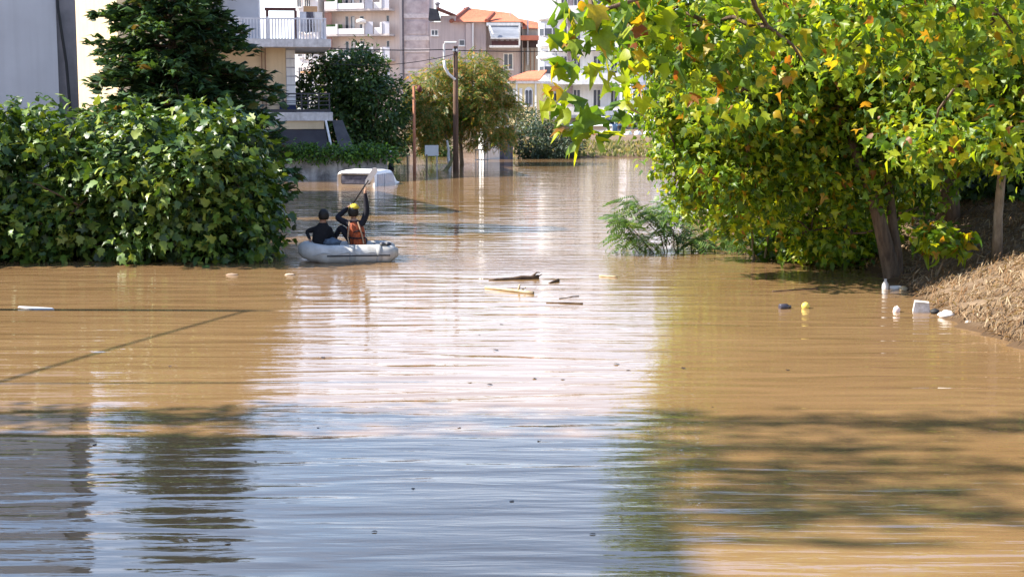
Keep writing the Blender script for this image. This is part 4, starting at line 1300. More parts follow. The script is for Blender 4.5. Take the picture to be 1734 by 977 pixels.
# ================================================================== SUNKEN CAR
Y = 57.0
CARW = mat("white_car_paint", (0.86, 0.86, 0.85), (0.8, 0.79, 0.77), 3, 0.45, spec=0.3)
cl, cr = P(572, 315, Y).x, P(640, 315, Y).x
cxm, hw = (cl + cr) / 2, (cr - cl) / 2
zt = P(600, 289.5, Y).z
car = thing("sunken_car", "white hatchback sunk to its rear window in the flood", "car", (cxm - 0.08, Y, 0), R(-15))
def loft(secs, n=24):
    """Rounded-rectangle sections (y, halfwidth, z0, z1, corner) joined into one body."""
    b_ = MB()
    rings = []
    for (y, w, z0, z1, r) in secs:
        pts = []
        for q_, (sx_, sz_) in enumerate(((1, 1), (-1, 1), (-1, -1), (1, -1))):
            for k in range(n // 4):
                a = math.pi / 2 * (q_ + k / (n // 4 - 1))
                pts.append((sx_ * (w - r) + r * math.cos(a), y, (z1 - r if sz_ > 0 else z0 + r) + r * math.sin(a)))
        rings.append(pts)
    for p_ in rings:
        b_.v += p_
    m_ = len(rings[0])
    for i in range(len(rings) - 1):
        for k in range(m_):
            k2 = (k + 1) % m_
            b_.f.append((i * m_ + k, i * m_ + k2, (i + 1) * m_ + k2, (i + 1) * m_ + k))
    b_.f.append(tuple(range(m_)))
    b_.f.append(tuple(range((len(rings) - 1) * m_, len(rings) * m_))[::-1])
    return b_
loft([(0.0, hw, -1.05, zt - 0.12, 0.14), (0.1, hw, -1.05, zt - 0.03, 0.16), (0.5, hw, -1.05, zt, 0.18), (1.5, hw, -1.05, zt, 0.18), (2.1, hw, -1.05, zt - 0.06, 0.18), (2.7, hw, -1.05, 0.08, 0.16), (3.6, hw * 0.97, -1.05, -0.05, 0.14)]).build("body", CARW, car, True)
CGL = mat("car_glass", (0.16, 0.16, 0.20), (0.05, 0.05, 0.07), 7, 0.12, spec=0.6)
def rrect(x0, x1, z0, z1, r, y, n=5):
    pts = []
    for cx_, cz_, a0 in ((x1 - r, z1 - r, 0), (x0 + r, z1 - r, 90), (x0 + r, z0 + r, 180), (x1 - r, z0 + r, 270)):
        for k in range(n):
            a = R(a0 + 90 * k / (n - 1))
            pts.append((cx_ + r * math.cos(a), y, cz_ + r * math.sin(a)))
    return pts
MB().prism(rrect(-hw + 0.2, hw - 0.2, 0.09, zt - 0.19, 0.06, -0.028), (0, 0.08, 0)).build("rear_window", CGL, car)
MB().prism(rrect(-hw + 0.18, hw - 0.18, 0.065, zt - 0.165, 0.075, -0.02), (0, 0.06, 0)).build("window_seal", BLACK, car)
for a0, a1 in ((0.28, 1.0), (1.06, 2.05)):
    MB().prism([(hw - 0.012, a0, -0.1), (hw - 0.012, a1 + (0.3 if a1 > 2 else 0), -0.1), (hw - 0.012, a1, zt - 0.15), (hw - 0.012, a0 + 0.03, zt - 0.15)], (0.03, 0, 0)).build("side_window", mat("blue_car_glass", (0.14, 0.19, 0.32), (0.10, 0.14, 0.24), 3, 0.1, spec=0.7), car)
for k, xx in enumerate((-0.35, 0.05, 0.38)):
    MB().lathe((xx, 0.35, -0.05), [(0.09, 0), (0.12, 0.08), (0.11, 0.2), (0.04, 0.25)], 8).build("headrest", BLACK, car, True)
part("spoiler", CARW, car, (-hw + 0.12, hw - 0.12, -0.1, 0.02, zt - 0.085, zt - 0.045), bevel=0.015)

# ================================================================== FAR SHORE THINGS
Y = 70.0
s_ = thing("sign_board", "blank white board standing at the far water edge", "sign", (P(731, 258, Y).x, Y, 0))
part("board", WHITE_PAINT, s_, (-0.32, 0.32, 0, 0.04, 0.65, 1.15), bevel=0.01)
for xx in (-0.25, 0.22):
    part("post", GREYMETAL, s_, (xx, xx + 0.05, 0.041, 0.09, -1.2, 1.1))
for px, py, lab in ((722, 262, "thin pale post standing in water below the white board"), (690, 262, "short weathered post left of the rusty pole")):
    w_ = WP(px, 291)
    tag(MB().tube([(w_.x, w_.y, -1.2), (w_.x + .02, w_.y, P(px, py, w_.y).z)], [0.06, 0.045], 7).build("wooden_post", BARKP), lab, "post")
w_ = P(765, 275, 69)
tag(MB().tube(wobble(P(749, 286, 69) + Vector((0, 0, -.3)), P(770, 264, 69.3), 4, .04), [0.10, 0.1, 0.09, 0.08, 0.06], 7).build("leaning_log", mat("mossy_bark", (0.22, 0.2, 0.08), (0.12, 0.10, 0.04), 4)), "mossy log leaning against the foot of the utility pole", "log")
tag(MB().tube(wobble(P(757, 238, 72), P(764, 270, 72) + Vector((0, 0, -.8)), 4, .03), [0.05, 0.06, 0.07, 0.08, 0.09], 7).build("dead_stem", mat("bleached_wood", (0.6, 0.58, 0.55), (0.45, 0.43, 0.4), 6)), "bleached bare stem just left of the utility pole", "tree")
Y = 82
sd = thing("shed", "small pale shed with dark side in the shade at far shore", "shed", (P(846, 270, Y).x, Y, 0), R(8))
part("wall", WHITE_PAINT, sd, (-0.9, 0, 0, 2.2, -1, 1.55))
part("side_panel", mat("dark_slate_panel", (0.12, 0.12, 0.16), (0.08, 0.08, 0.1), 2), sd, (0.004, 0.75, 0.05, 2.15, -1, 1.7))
part("door", mat("shed_door", (0.16, 0.16, 0.2)), sd, (0.25, 0.62, 0.01, 0.047, -1, 1.5))
MB().prism([(-1.05, -0.15, 1.56), (0.85, -0.15, 1.75), (0.85, -0.15, 1.82), (-1.05, -0.15, 1.63)], (0, 2.5, 0)).build("roof", CONCRETE, sd)
Y = 76
ch = thing("garden_gate", "small white metal gate standing in the water by the shed", "gate", (P(815, 270, Y).x, Y, 0))
for k in range(5):
    part("bar", WHITE_PAINT, ch, (-0.3 + k * 0.15, -0.26 + k * 0.15, 0, 0.03, -1, 0.75))
part("rail", WHITE_PAINT, ch, (-0.33, 0.37, -0.02, -0.001, 0.7, 0.76))
part("rail", WHITE_PAINT, ch, (-0.33, 0.37, -0.02, -0.001, 0.2, 0.25))
# vehicles and planters by the shops
def small_car(label, px, Y, col, rz):
    c_ = thing("parked_car", label, "car", (P(px, 240, Y).x, Y, 0.55), rz, "cars parked by the shops")
    loft([(0, .78, .25, .85, .1), (0.1, .84, .22, .95, .12), (1.0, .86, .22, 1.0, .12), (3.2, .86, .22, .95, .12), (4.0, .8, .25, .8, .12), (4.1, .74, .3, .7, .1)]).build("body", col, c_, True)
    loft([(0.25, .7, .94, 1.3, .1), (0.6, .68, .94, 1.45, .12), (2.0, .68, .94, 1.45, .12), (2.8, .74, .9, 1.02, .05)]).build("cabin", GLASS, c_, True)
    part("roof", col, c_, (-.6, .6, .6, 2.0, 1.455, 1.49), bevel=0.01)
    for sx_ in (-.8, .8):
        for yy in (.75, 3.2):
            wb_ = MB()
            wb_.tube([(sx_ - .1, yy, .3), (sx_ + .1, yy, .3)], 0.3, 14)
            wb_.build("wheel", BLACK, c_, True)
            part("rim", GREYMETAL, c_.children[-1], (sx_ + (.101 if sx_ > 0 else -.12), sx_ + (.12 if sx_ > 0 else -.101), yy - .15, yy + .15, .15, .45))
    return c_
small_car("blue grey car parked in front of the dark shop", 1050, 106, mat("blue_car_paint", (0.18, 0.28, 0.38), (0.15, 0.24, 0.33), 2, 0.3, spec=0.5), R(70))
small_car("white car parked beside the blue grey car", 1018, 104, CARW, R(4))
for px, lab in ((1064, "left white round lantern near the shops"), (1080, "middle white round lantern near the shops"), (1096, "right white round lantern near the shops")):
    c_ = P(px, 229, 100)
    l_ = thing("globe_lantern", lab, "lamp", (c_.x, 100, 0.6), 0, "round lanterns near the shops")
    MB().lathe((0, 0, c_.z - 0.6), [(0.05, -0.3), (0.2, -0.22), (0.29, 0), (0.2, 0.22), (0.05, 0.3)], 12).build("globe", WHITE_PAINT, l_, True)
    MB().tube([(0, 0, 0), (0, 0, c_.z - 0.88)], 0.04, 6).build("post", DARKMETAL, l_)
c_ = P(1008, 238, 98)
rb_ = thing("flower_trough", "red trough of flowers on the far bank", "planter", (c_.x, 98, 0.6))
part("trough", mat("red_trough", (0.42, 0.08, 0.06), (0.3, 0.05, 0.04), 3), rb_, (-0.9, 0.9, 0, 0.5, 0, c_.z - 0.62))
cc, pos, ou = crown([(0, .25, c_.z - .5, .9, .3, .2)], 30, 9, 0.1)
fr = leaf_frames(len(pos), .8, ou)
o = bpy.data.objects.new("flowers", leaves_mesh("flowers", OVAL_LEAF, pos, fr, np.full(len(pos), .16), leafmat("red_green", [(0, (.3, .04, .03)), (.4, (.4, .1, .06)), (.6, (.08, .15, .03)), (1, (.06, .1, .02))])))
C.objects.link(o); o.parent = rb_; o["kind"] = "stuff"

# ================================================================== BOAT, PEOPLE
YB = 30.6
bp0 = P(594, 440, YB)
RUB = mat("grey_rubber", (0.56, 0.55, 0.52), (0.38, 0.36, 0.33), 4, 0.5, spec=0.4, streak=0.35)
boat = thing("inflatable_boat", "grey inflatable dinghy carrying two people across the flood", "boat", (bp0.x + .08, YB + 0.4, 0.0), R(9))
def tubepath(rad, w, xs, xb):
    pts, rr = [], []
    pts += [(xs + 0.22, -w, 0.19), (xs + 0.1, -w, 0.19)]; rr += [rad * 0.45, rad * 0.8]
    for k in range(7):
        pts.append((xs + (xb + w - xs) * k / 6, -w, 0.16)); rr.append(rad)
    for k in range(1, 12):
        a = -math.pi / 2 - math.pi * k / 12
        pts.append((xb + w + w * math.cos(a) * 1.0, w * math.sin(a), 0.16 + 0.07 * math.sin(math.pi * k / 12))); rr.append(rad * (1 - 0.1 * math.sin(math.pi * k / 12)))
    for k in range(7):
        pts.append((xb + w + (xs - xb - w) * k / 6, w, 0.16)); rr.append(rad)
    pts += [(xs + 0.1, w, 0.19), (xs + 0.22, w, 0.19)]; rr += [rad * 0.8, rad * 0.45]
    return pts, rr
pts, rr = tubepath(0.2, 0.44, 0.62, -1.05)
MB().tube(pts, rr, 16).build("tube", RUB, boat, True)
part("floor", mat("boat_floor", (0.12, 0.12, 0.13)), boat, (-0.65, 0.6, -0.4, 0.4, 0.03, 0.07))
part("transom", mat("ply_transom", (0.14, 0.1, 0.07)), boat, (0.56, 0.60, -0.36, 0.36, 0.0, 0.33), bevel=0.01)
LIGHTBAND = mat("pale_band", (0.42, 0.42, 0.41))
for xx in (0.44, -0.12):
    for sy_ in (-0.44, 0.44):
        ring = [(xx + d, sy_, 0.16) for d in (-0.06, 0.06)]
        MB().tube(ring, 0.206, 16).build("reinforcing_band", LIGHTBAND, boat, True)
for xx, yy in ((0.52, -0.42), (0.64, -0.42)):
    MB().lathe((xx, yy, 0.355), [(0.06, -0.02), (0.07, 0.02), (0.03, 0.05)], 10).build("valve", DARKMETAL, boat, True)
MB().tube([(0.66, -0.48, 0.33), (0.6, -0.53, 0.36), (0.5, -0.53, 0.36), (0.44, -0.48, 0.33)], 0.018, 6).build("carry_handle", BLACK, boat)
rope = [(0.5 - 0.24 * k, -0.44 - 0.195, 0.19 + (0.03 if k % 2 else -0.02)) for k in range(7)]
MB().tube([(0.66 - 1.3 * k / 8, -0.44 - 0.197, 0.15) for k in range(9)], 0.016, 6).build("rubbing_strake", BLACK, boat)
MB().tube(rope, 0.01, 5).build("grab_rope", LIGHTBAND, boat)

def skin_body(name, joints, edges, parent, mats, pick, origin):
    me = bpy.data.meshes.new(name + "_cage")
    keys = list(joints)
    me.from_pydata([tuple(Vector(joints[k][0]) - origin) for k in keys], [(keys.index(a), keys.index(b_)) for a, b_ in edges], [])
    o = bpy.data.objects.new(name + "_cage", me)
    C.objects.link(o)
    md = o.modifiers.new("skin", 'SKIN')
    md.use_smooth_shade = True
    md.branch_smoothing = 0.6
    for i, k in enumerate(keys):
        r = joints[k][1]
        o.data.skin_vertices[0].data[i].radius = (r, r) if not hasattr(r, '__len__') else r
        o.data.skin_vertices[0].data[i].use_root = (k == 'pelvis')
    sd_ = o.modifiers.new("sub", 'SUBSURF')
    sd_.levels = sd_.render_levels = 2
    bpy.context.view_layer.update()
    dg = bpy.context.evaluated_depsgraph_get()
    m2 = bpy.data.meshes.new_from_object(o.evaluated_get(dg))
    bpy.data.objects.remove(o)
    m2.name = name
    m2.materials.clear()
    for mm in mats:
        m2.materials.append(mm)
    for p_ in m2.polygons:
        p_.material_index = pick(p_.center + origin)
        p_.use_smooth = True
    ob_ = bpy.data.objects.new(name, m2)
    C.objects.link(ob_)
    ob_.parent = parent
    return ob_

SKIN = mat("skin", (0.36, 0.2, 0.13), (0.32, 0.17, 0.11), 6, 0.55)
DARKCLOTH = mat("black_cloth", (0.009, 0.009, 0.011), (0.015, 0.015, 0.018), 12, 0.9, 0.004, 40)
NAVY = mat("navy_cloth", (0.009, 0.009, 0.014), (0.016, 0.015, 0.022), 12, 0.9, 0.004, 40)
HAIRM = mat("dark_hair", (0.012, 0.010, 0.009), (0.02, 0.016, 0.013), 20, 0.6)

def J(px, py, dy=0.0):
    return P(px, py, YB + 0.4 + dy)
def hand(j, e, base, d, side, nm):
    """Palm and five short bent fingers closing round d-perpendicular direction."""
    base, d, side = Vector(base), Vector(d).normalized(), Vector(side).normalized()
    palm = base + d * 0.05
    j[nm + 'palm'] = (palm, 0.034)
    up3_ = d.cross(side).normalized()
    for k in range(4):
        root = palm + side * (0.027 - 0.018 * k) + d * 0.03
        ln = (0.028, 0.033, 0.031, 0.024)[k]
        j[nm + 'f%da' % k] = (root, 0.010)
        j[nm + 'f%db' % k] = (root + d * ln + up3_ * 0.014, 0.009)
        j[nm + 'f%dc' % k] = (root + d * ln * 0.7 + up3_ * (0.014 + ln), 0.008)
        e += [(nm + 'palm', nm + 'f%da' % k), (nm + 'f%da' % k, nm + 'f%db' % k), (nm + 'f%db' % k, nm + 'f%dc' % k)]
    j[nm + 'ta'] = (palm + side * 0.045, 0.011)
    j[nm + 'tb'] = (palm + side * 0.05 + d * 0.03 + up3_ * 0.02, 0.009)
    e += [(nm + 'palm', nm + 'ta'), (nm + 'ta', nm + 'tb')]

def ellipsoid(c_, r, rot=0, zc=None, seg=16):
    b_ = MB()
    n_ = 10
    prof = []
    for k in range(n_ + 1):
        a = -math.pi / 2 + math.pi * k / n_
        if zc is not None and math.sin(a) < zc:
            continue
        prof.append((max(0.004, math.cos(a)), math.sin(a)))
    b_.lathe((0, 0, 0), prof, seg)
    b_.v = [(c_[0] + x * r[0], c_[1] + y * r[1], c_[2] + z * r[2]) for x, y, z in b_.v]
    return b_

# paddler, seen from behind, right arm raised
org = J(604, 430); org.z = 0.07
pd = thing("person", "paddler in orange life vest and yellow cap raising a paddle overhead", "person", org)
j, e = {}, []
j['pelvis'] = (J(606, 416), (0.15, 0.12)); j['waist'] = (J(605, 405), (0.14, 0.11)); j['chest'] = (J(602, 389, 0.02), (0.17, 0.125)); j['upper'] = (J(601, 379, 0.04), (0.145, 0.11))
j['neck'] = (J(599.5, 372, 0.07), 0.055); j['head'] = (J(598, 364.5, 0.1), (0.1, 0.11)); j['crown'] = (J(598.5, 357.5, 0.12), (0.09, 0.1)); j['nose'] = (J(597, 364.5, 0.215), 0.014); j['chin'] = (J(597.5, 369, 0.17), 0.04)
j['rs'] = (J(614.5, 380, 0.04), 0.085); j['re'] = (J(621.5, 357, 0.1), 0.07); j['rw'] = (J(618.3, 328, 0.12), 0.042)
j['ls'] = (J(587, 378, 0.08), 0.085); j['le'] = (J(570, 369, 0.2), 0.068); j['lf'] = (J(584, 357, 0.34), 0.055); j['lw'] = (J(592.5, 350.5, 0.38), 0.04)
j['lh'] = (J(599, 413, 0.08), 0.1); j['lk'] = (J(577, 383, 0.2), 0.082); j['la'] = (J(564, 409, 0.26), 0.045); j['lt'] = (J(556, 411, 0.36), 0.04)
j['rh'] = (J(613, 415, 0.1), 0.1); j['rk'] = (J(618, 405, 0.5), 0.065); j['ra'] = (J(617, 421, 0.62), 0.045)
e += [('pelvis', 'waist'), ('waist', 'chest'), ('chest', 'upper'), ('upper', 'neck'), ('neck', 'head'), ('head', 'crown'), ('head', 'nose'), ('head', 'chin'), ('upper', 'rs'), ('rs', 're'), ('re', 'rw'), ('upper', 'ls'), ('ls', 'le'), ('le', 'lf'), ('lf', 'lw'),
      ('pelvis', 'lh'), ('lh', 'lk'), ('lk', 'la'), ('la', 'lt'), ('pelvis', 'rh'), ('rh', 'rk'), ('rk', 'ra')]
pdir = (J(618, 314, 0.12) - J(597, 346, 0.38)).normalized()
hand(j, e, j['rw'][0], j['rw'][0] - j['re'][0], pdir, 'r'); e.append(('rw', 'rpalm'))
hand(j, e, j['lw'][0], j['lw'][0] - j['lf'][0], pdir, 'l'); e.append(('lw', 'lpalm'))
rwz, lw_ = j['rw'][0], j['lw'][0]
def pick(c_):
    if (c_ - j['head'][0]).length < 0.17 and c_.z > j['neck'][0].z - 0.02 or (c_ - rwz).length < 0.15 and c_.z > rwz.z + 0.01 or (c_ - lw_).length < 0.13 and c_.z > lw_.z:
        return 1
    return 0
skin_body("body", j, e, pd, [NAVY, SKIN], pick, org)
hc = j['crown'][0] - org
ellipsoid(hc + Vector((0, -0.02, -0.02)), (0.115, 0.125, 0.15), zc=-0.8).build("hair", HAIRM, pd, True)
YC = mat("yellow_cap", (0.68, 0.52, 0.05), (0.6, 0.44, 0.04), 8, 0.7)
cap = ellipsoid(hc + Vector((0.012, 0.005, 0.01)), (0.128, 0.136, 0.15), zc=0.15)
cap.build("cap", YC, pd, True)
MB().prism([(hc.x - 0.07, hc.y + 0.09, hc.z + 0.01), (hc.x + 0.07, hc.y + 0.09, hc.z + 0.01), (hc.x + 0.05, hc.y + 0.21, hc.z - 0.01), (hc.x - 0.05, hc.y + 0.21, hc.z - 0.01)], (0, 0, 0.012)).build("cap_brim", YC, pd)
VEST = mat("orange_vest", (0.50, 0.10, 0.025), (0.03, 0.015, 0.015), 11, 0.75, 0.004, 30)
STRAP = mat("pale_strap", (0.40, 0.27, 0.18), (0.3, 0.2, 0.13), 9)
# vest: shell of rings round the torso
vb = MB()
rings = [(J(607, 414.5), 0.165, 0.14), (J(605.5, 405), 0.165, 0.14), (J(603.5, 394), 0.182, 0.148), (J(602, 386, 0.02), 0.186, 0.148), (J(601, 379, .03), 0.145, 0.125), (J(600.3, 375.5, .05), 0.085, 0.085)]
for c_, a, b_ in rings:
    for k in range(18):
        an_ = 2 * math.pi * k / 18
        vb.v.append(tuple(c_ - org + Vector((a * math.cos(an_), b_ * math.sin(an_), 0))))
for i in range(len(rings) - 1):
    for k in range(18):
        k2 = (k + 1) % 18
        vb.f.append((i * 18 + k, i * 18 + k2, (i + 1) * 18 + k2, (i + 1) * 18 + k))
vest = vb.build("life_vest", VEST, pd, True)
for xa_, xb_ in ((592, 589), (606, 614)):
    MB().tube([J(xa_, 376, -0.10) - org, J((xa_ + xb_) / 2, 388, -0.16) - org, J(xb_, 402, -0.15) - org, J(xb_ + 2, 413, -0.15) - org], 0.017, 6).build("strap", STRAP, vest)
MB().tube([J(590, 403, -0.145) - org, J(605, 404, -0.16) - org, J(620, 403, -0.13) - org], 0.016, 6).build("strap", DARKCLOTH, vest)
MB().tube([J(598, 394, -0.15) - org, J(608, 391, -0.16) - org, J(617, 396, -0.12) - org], 0.014, 6).build("strap", DARKCLOTH, vest)

# paddle held by the paddler
a0, a1, a2 = J(595.5, 348.5, 0.41), J(618, 314, 0.13), J(637, 285, -0.1)
pdl = thing("paddle", "white bladed paddle raised diagonally by the paddler", "paddle", a0)
MB().tube([Vector((0, 0, 0)), a1 - a0, a1.lerp(a2, 0.3) - a0], 0.017, 8).build("shaft", DARKMETAL, pdl, True)
dv = (a2 - a1).normalized(); sv = dv.cross(Vector((0, 1, 0))).normalized()
bl = [a1 - a0 + dv * 0.02 - sv * 0.02, a1 - a0 + dv * 0.12 - sv * 0.055, a2 - a0 - dv * 0.04 - sv * 0.06, a2 - a0 - sv * 0.02, a2 - a0 + sv * 0.02, a2 - a0 - dv * 0.04 + sv * 0.06, a1 - a0 + dv * 0.12 + sv * 0.055, a1 - a0 + dv * 0.02 + sv * 0.02]
MB().prism(bl, (0, 0.018, 0)).build("blade", mat("white_plastic", (0.8, 0.8, 0.8), (0.72, 0.72, 0.72), 4, 0.4), pdl)
MB().tube([-sv * 0.05, sv * 0.05], 0.02, 8).build("grip", WHITE_PAINT, pdl)

# passenger on the left, seated, arm out to the branches
org2 = J(544, 432, 0.1); org2.z = 0.07
ps = thing("person", "passenger in dark clothes seated at the bow reaching towards the bush", "person", org2)
j, e = {}, []
j['pelvis'] = (J(545, 421, .1), (0.19, 0.15)); j['waist'] = (J(544.5, 408, .1), (0.18, 0.14)); j['chest'] = (J(545, 395, .1), (0.185, 0.14)); j['upper'] = (J(546, 386, .11), (0.15, 0.12))
j['neck'] = (J(547, 379, .12), 0.055); j['head'] = (J(548, 369, .13), (0.1, 0.11)); j['crown'] = (J(548, 362.5, .13), (0.092, 0.1)); j['nose'] = (J(545, 370.5, .24), 0.014); j['chin'] = (J(546.5, 375, .19), 0.04)
j['ls'] = (J(534, 388, .1), 0.075); j['le'] = (J(519, 392, .12), 0.052); j['lw'] = (J(524.5, 405, .0), 0.033)
j['rs'] = (J(558, 387, .12), 0.075); j['re'] = (J(563, 401, .14), 0.055); j['rw'] = (J(568, 409, .2), 0.034)
j['lh'] = (J(540, 422, .18), 0.095); j['lk'] = (J(531, 408, .5), 0.065); j['la'] = (J(529, 424, .6), 0.045)
j['rh'] = (J(551, 422, .18), 0.095); j['rk'] = (J(553, 407, .55), 0.065); j['ra'] = (J(552, 424, .65), 0.045)
e += [('pelvis', 'waist'), ('waist', 'chest'), ('chest', 'upper'), ('upper', 'neck'), ('neck', 'head'), ('head', 'crown'), ('head', 'nose'), ('head', 'chin'), ('upper', 'ls'), ('ls', 'le'), ('le', 'lw'), ('upper', 'rs'), ('rs', 're'), ('re', 'rw'),
      ('pelvis', 'lh'), ('lh', 'lk'), ('lk', 'la'), ('pelvis', 'rh'), ('rh', 'rk'), ('rk', 'ra')]
hand(j, e, j['lw'][0], j['lw'][0] - j['le'][0], (0, -1, 0.2), 'l'); e.append(('lw', 'lpalm'))
hand(j, e, j['rw'][0], j['rw'][0] - j['re'][0], (0, -1, 0.2), 'r'); e.append(('rw', 'rpalm'))
lw2, rw2 = j['lw'][0], j['rw'][0]
def pick2(c_):
    if (c_ - j['head'][0]).length < 0.17 and c_.z > j['neck'][0].z or (c_ - lw2).length < 0.14 and c_.z < lw2.z or (c_ - rw2).length < 0.12 and c_.x > rw2.x:
        return 1
    return 0
skin_body("body", j, e, ps, [DARKCLOTH, SKIN], pick2, org2)
hc = j['crown'][0] - org2
ellipsoid(hc + Vector((0.005, -0.02, -0.03)), (0.116, 0.124, 0.145), zc=-0.8).build("hair", HAIRM, ps, True)
jb = MB()
jr = [(J(544, 424, .1), .2, .16), (J(544, 410, .1), .2, .155), (J(545, 397, .1), .195, .15), (J(545.5, 388, .1), .185, .14), (J(546.5, 381.5, .11), .12, .11), (J(547, 377, .11), .085, .09)]
for c_, a, b_ in jr:
    for k in range(16):
        an_ = 2 * math.pi * k / 16
        jb.v.append(tuple(c_ - org2 + Vector((a * math.cos(an_), b_ * math.sin(an_), 0))))
for i in range(len(jr) - 1):
    for k in range(16):
        k2 = (k + 1) % 16
        jb.f.append((i * 16 + k, i * 16 + k2, (i + 1) * 16 + k2, (i + 1) * 16 + k))
jb.build("jacket", DARKCLOTH, ps, True)

# bundle in the boat
c_ = J(563, 411, -0.05)
bgb = ellipsoid((0, 0, 0), (0.19, 0.13, 0.1))
bgb.v = [(x + 0.02 * math.sin(z * 60), y, z + 0.018 * math.sin(x * 34 + 1) * math.cos(y * 30)) for x, y, z in bgb.v]
bag = bgb.build("bag", mat("slate_blue_bag", (0.11, 0.15, 0.2), (0.06, 0.08, 0.11), 8, 0.6, 0.01, 15), None, True)
bag.location = c_
tag(bag, "slate blue bag lying between the two people in the dinghy", "bag")

# far person wading
Yp = 70.0
def K(px, py, dy=0):
    return P(px, py, Yp + dy)
org3 = K(662, 280); org3.z = -0.9
wp_ = thing("person", "distant person in dark clothes and pale cap wading left of rusty pole", "person", org3)
j, e = {}, []
x0 = org3.x
def G(dx, dz, dy=0):
    return Vector((x0 + dx, Yp + dy, -0.9 + dz))
j = {'pelvis': (G(0, .92), (.16, .12)), 'waist': (G(0, 1.08), (.15, .11)), 'chest': (G(0, 1.28), (.17, .12)), 'upper': (G(0, 1.42), (.14, .1)), 'neck': (G(0, 1.52), .055), 'head': (G(0, 1.63), (.09, .1)), 'crown': (G(0, 1.70), (.08, .09)), 'nose': (G(-.02, 1.63, -.11), .015),
     'ls': (G(-.19, 1.42), .065), 'le': (G(-.27, 1.16), .05), 'lw': (G(-.2, .95, -.1), .035), 'rs': (G(.19, 1.42), .065), 're': (G(.34, 1.2), .05), 'rw': (G(.5, 1.36, -.05), .035),
     'lh': (G(-.1, .85), .09), 'lk': (G(-.11, .48), .065), 'la': (G(-.11, .06), .045), 'rh': (G(.1, .85), .09), 'rk': (G(.11, .48), .065), 'ra': (G(.11, .06), .045)}
e = [('pelvis', 'waist'), ('waist', 'chest'), ('chest', 'upper'), ('upper', 'neck'), ('neck', 'head'), ('head', 'crown'), ('head', 'nose'), ('upper', 'ls'), ('ls', 'le'), ('le', 'lw'), ('upper', 'rs'), ('rs', 're'), ('re', 'rw'), ('pelvis', 'lh'), ('lh', 'lk'), ('lk', 'la'), ('pelvis', 'rh'), ('rh', 'rk'), ('rk', 'ra')]
hand(j, e, j['lw'][0], j['lw'][0] - j['le'][0], (0, -1, .1), 'l'); e.append(('lw', 'lpalm'))
hand(j, e, j['rw'][0], j['rw'][0] - j['re'][0], (0, -1, .1), 'r'); e.append(('rw', 'rpalm'))
hz, lz_, rz_ = j['neck'][0].z, j['lw'][0], j['rw'][0]
skin_body("body", j, e, wp_, [DARKCLOTH, SKIN], lambda c_: 1 if c_.z > hz or (c_ - lz_).length < .1 or (c_ - rz_).length < .12 else 0, org3)
ellipsoid((0, 0.01, 1.70), (0.105, 0.115, 0.12), zc=0.0).build("cap", WHITE_PAINT, wp_, True)

# ================================================================== FLOATING DEBRIS
def dec(name, label, cat, b_, m, group=None, smooth=True):
    return tag(b_.build(name, m, None, smooth), label, cat, group)
DRIFT = mat("wet_driftwood", (0.13, 0.08, 0.045), (0.05, 0.03, 0.02), 9, 0.6, 0.01, 20)
CANE = mat("pale_cane", (0.50, 0.39, 0.24), (0.36, 0.27, 0.16), 8, 0.6)
def stick(p_, q_, z0, z1, r0, r1, amt=0.03):
    a, b_ = WP(*p_), WP(*q_)
    a.z, b_.z = z0, z1
    return MB().tube(wobble(a, b_, 6, amt), taper(r0, r1, 6), 7)
sb = stick((828, 475), (912, 472), 0.0, 0.03, 0.03, 0.05)
a = WP(900, 472)
sb.tube([(a.x, a.y, 0.03), (a.x + 0.1, a.y, 0.12), (a.x + 0.16, a.y + .05, 0.11)], [0.025, 0.015, 0.008], 5)
sb.tube([(a.x + .1, a.y, 0.03), (a.x + 0.2, a.y - .05, 0.09)], [0.02, 0.008], 5)
dec("driftwood", "dark driftwood branch floating in mid channel", "branch", sb, DRIFT)
sb = stick((822, 488), (903, 498), 0.015, 0.02, 0.022, 0.03, 0.01)
a = WP(878, 495)
sb.tube([(a.x, a.y, 0.02), (a.x + 0.02, a.y, 0.14)], [0.025, 0.015], 5).tube([(a.x + .04, a.y, 0.02), (a.x + 0.13, a.y, 0.09)], [0.02, 0.008], 5)
dec("floating_cane", "pale broken cane floating just below the dark driftwood", "stick", sb, CANE)
dec("driftwood_chunk", "small dark wood chunk right of the driftwood branch", "wood", stick((930, 480), (945, 477), 0.0, 0.02, 0.02, 0.04), DRIFT)
dec("floating_stick", "thin straight stick floating below the wood chunk", "stick", stick((925, 513), (987, 515), 0.008, 0.008, 0.012, 0.014, 0.01), DRIFT)
dec("floating_twig", "short bent twig floating above the straight stick", "stick", stick((947, 506), (980, 502), 0.006, 0.01, 0.008, 0.008, 0.03), DRIFT)
dec("floating_stick", "long thin stick floating left of the forked trunk", "stick", stick((1308, 494), (1384, 489), 0.008, 0.01, 0.012, 0.012, 0.01), DRIFT)
dec("reed", "pale reed floating near the water foam right of centre", "stick", stick((1015, 468), (1045, 470), 0.01, 0.012, 0.02, 0.02, 0.02), CANE)
dec("floating_board", "thin white board floating at the left below the fig bush", "board", MB().prism([WP(32, 519) + Vector((0, 0, .002)), WP(88, 522) + Vector((0, 0, .002)), WP(92, 524) + Vector((0, 0, .002)), WP(60, 524) + Vector((0, 0, .002)), WP(30, 521) + Vector((0, 0, .002))], (0, 0, 0.008)), GREYMETAL, smooth=False)
WPL = mat("white_foam", (0.74, 0.72, 0.70), (0.42, 0.36, 0.28), 9, 0.6)
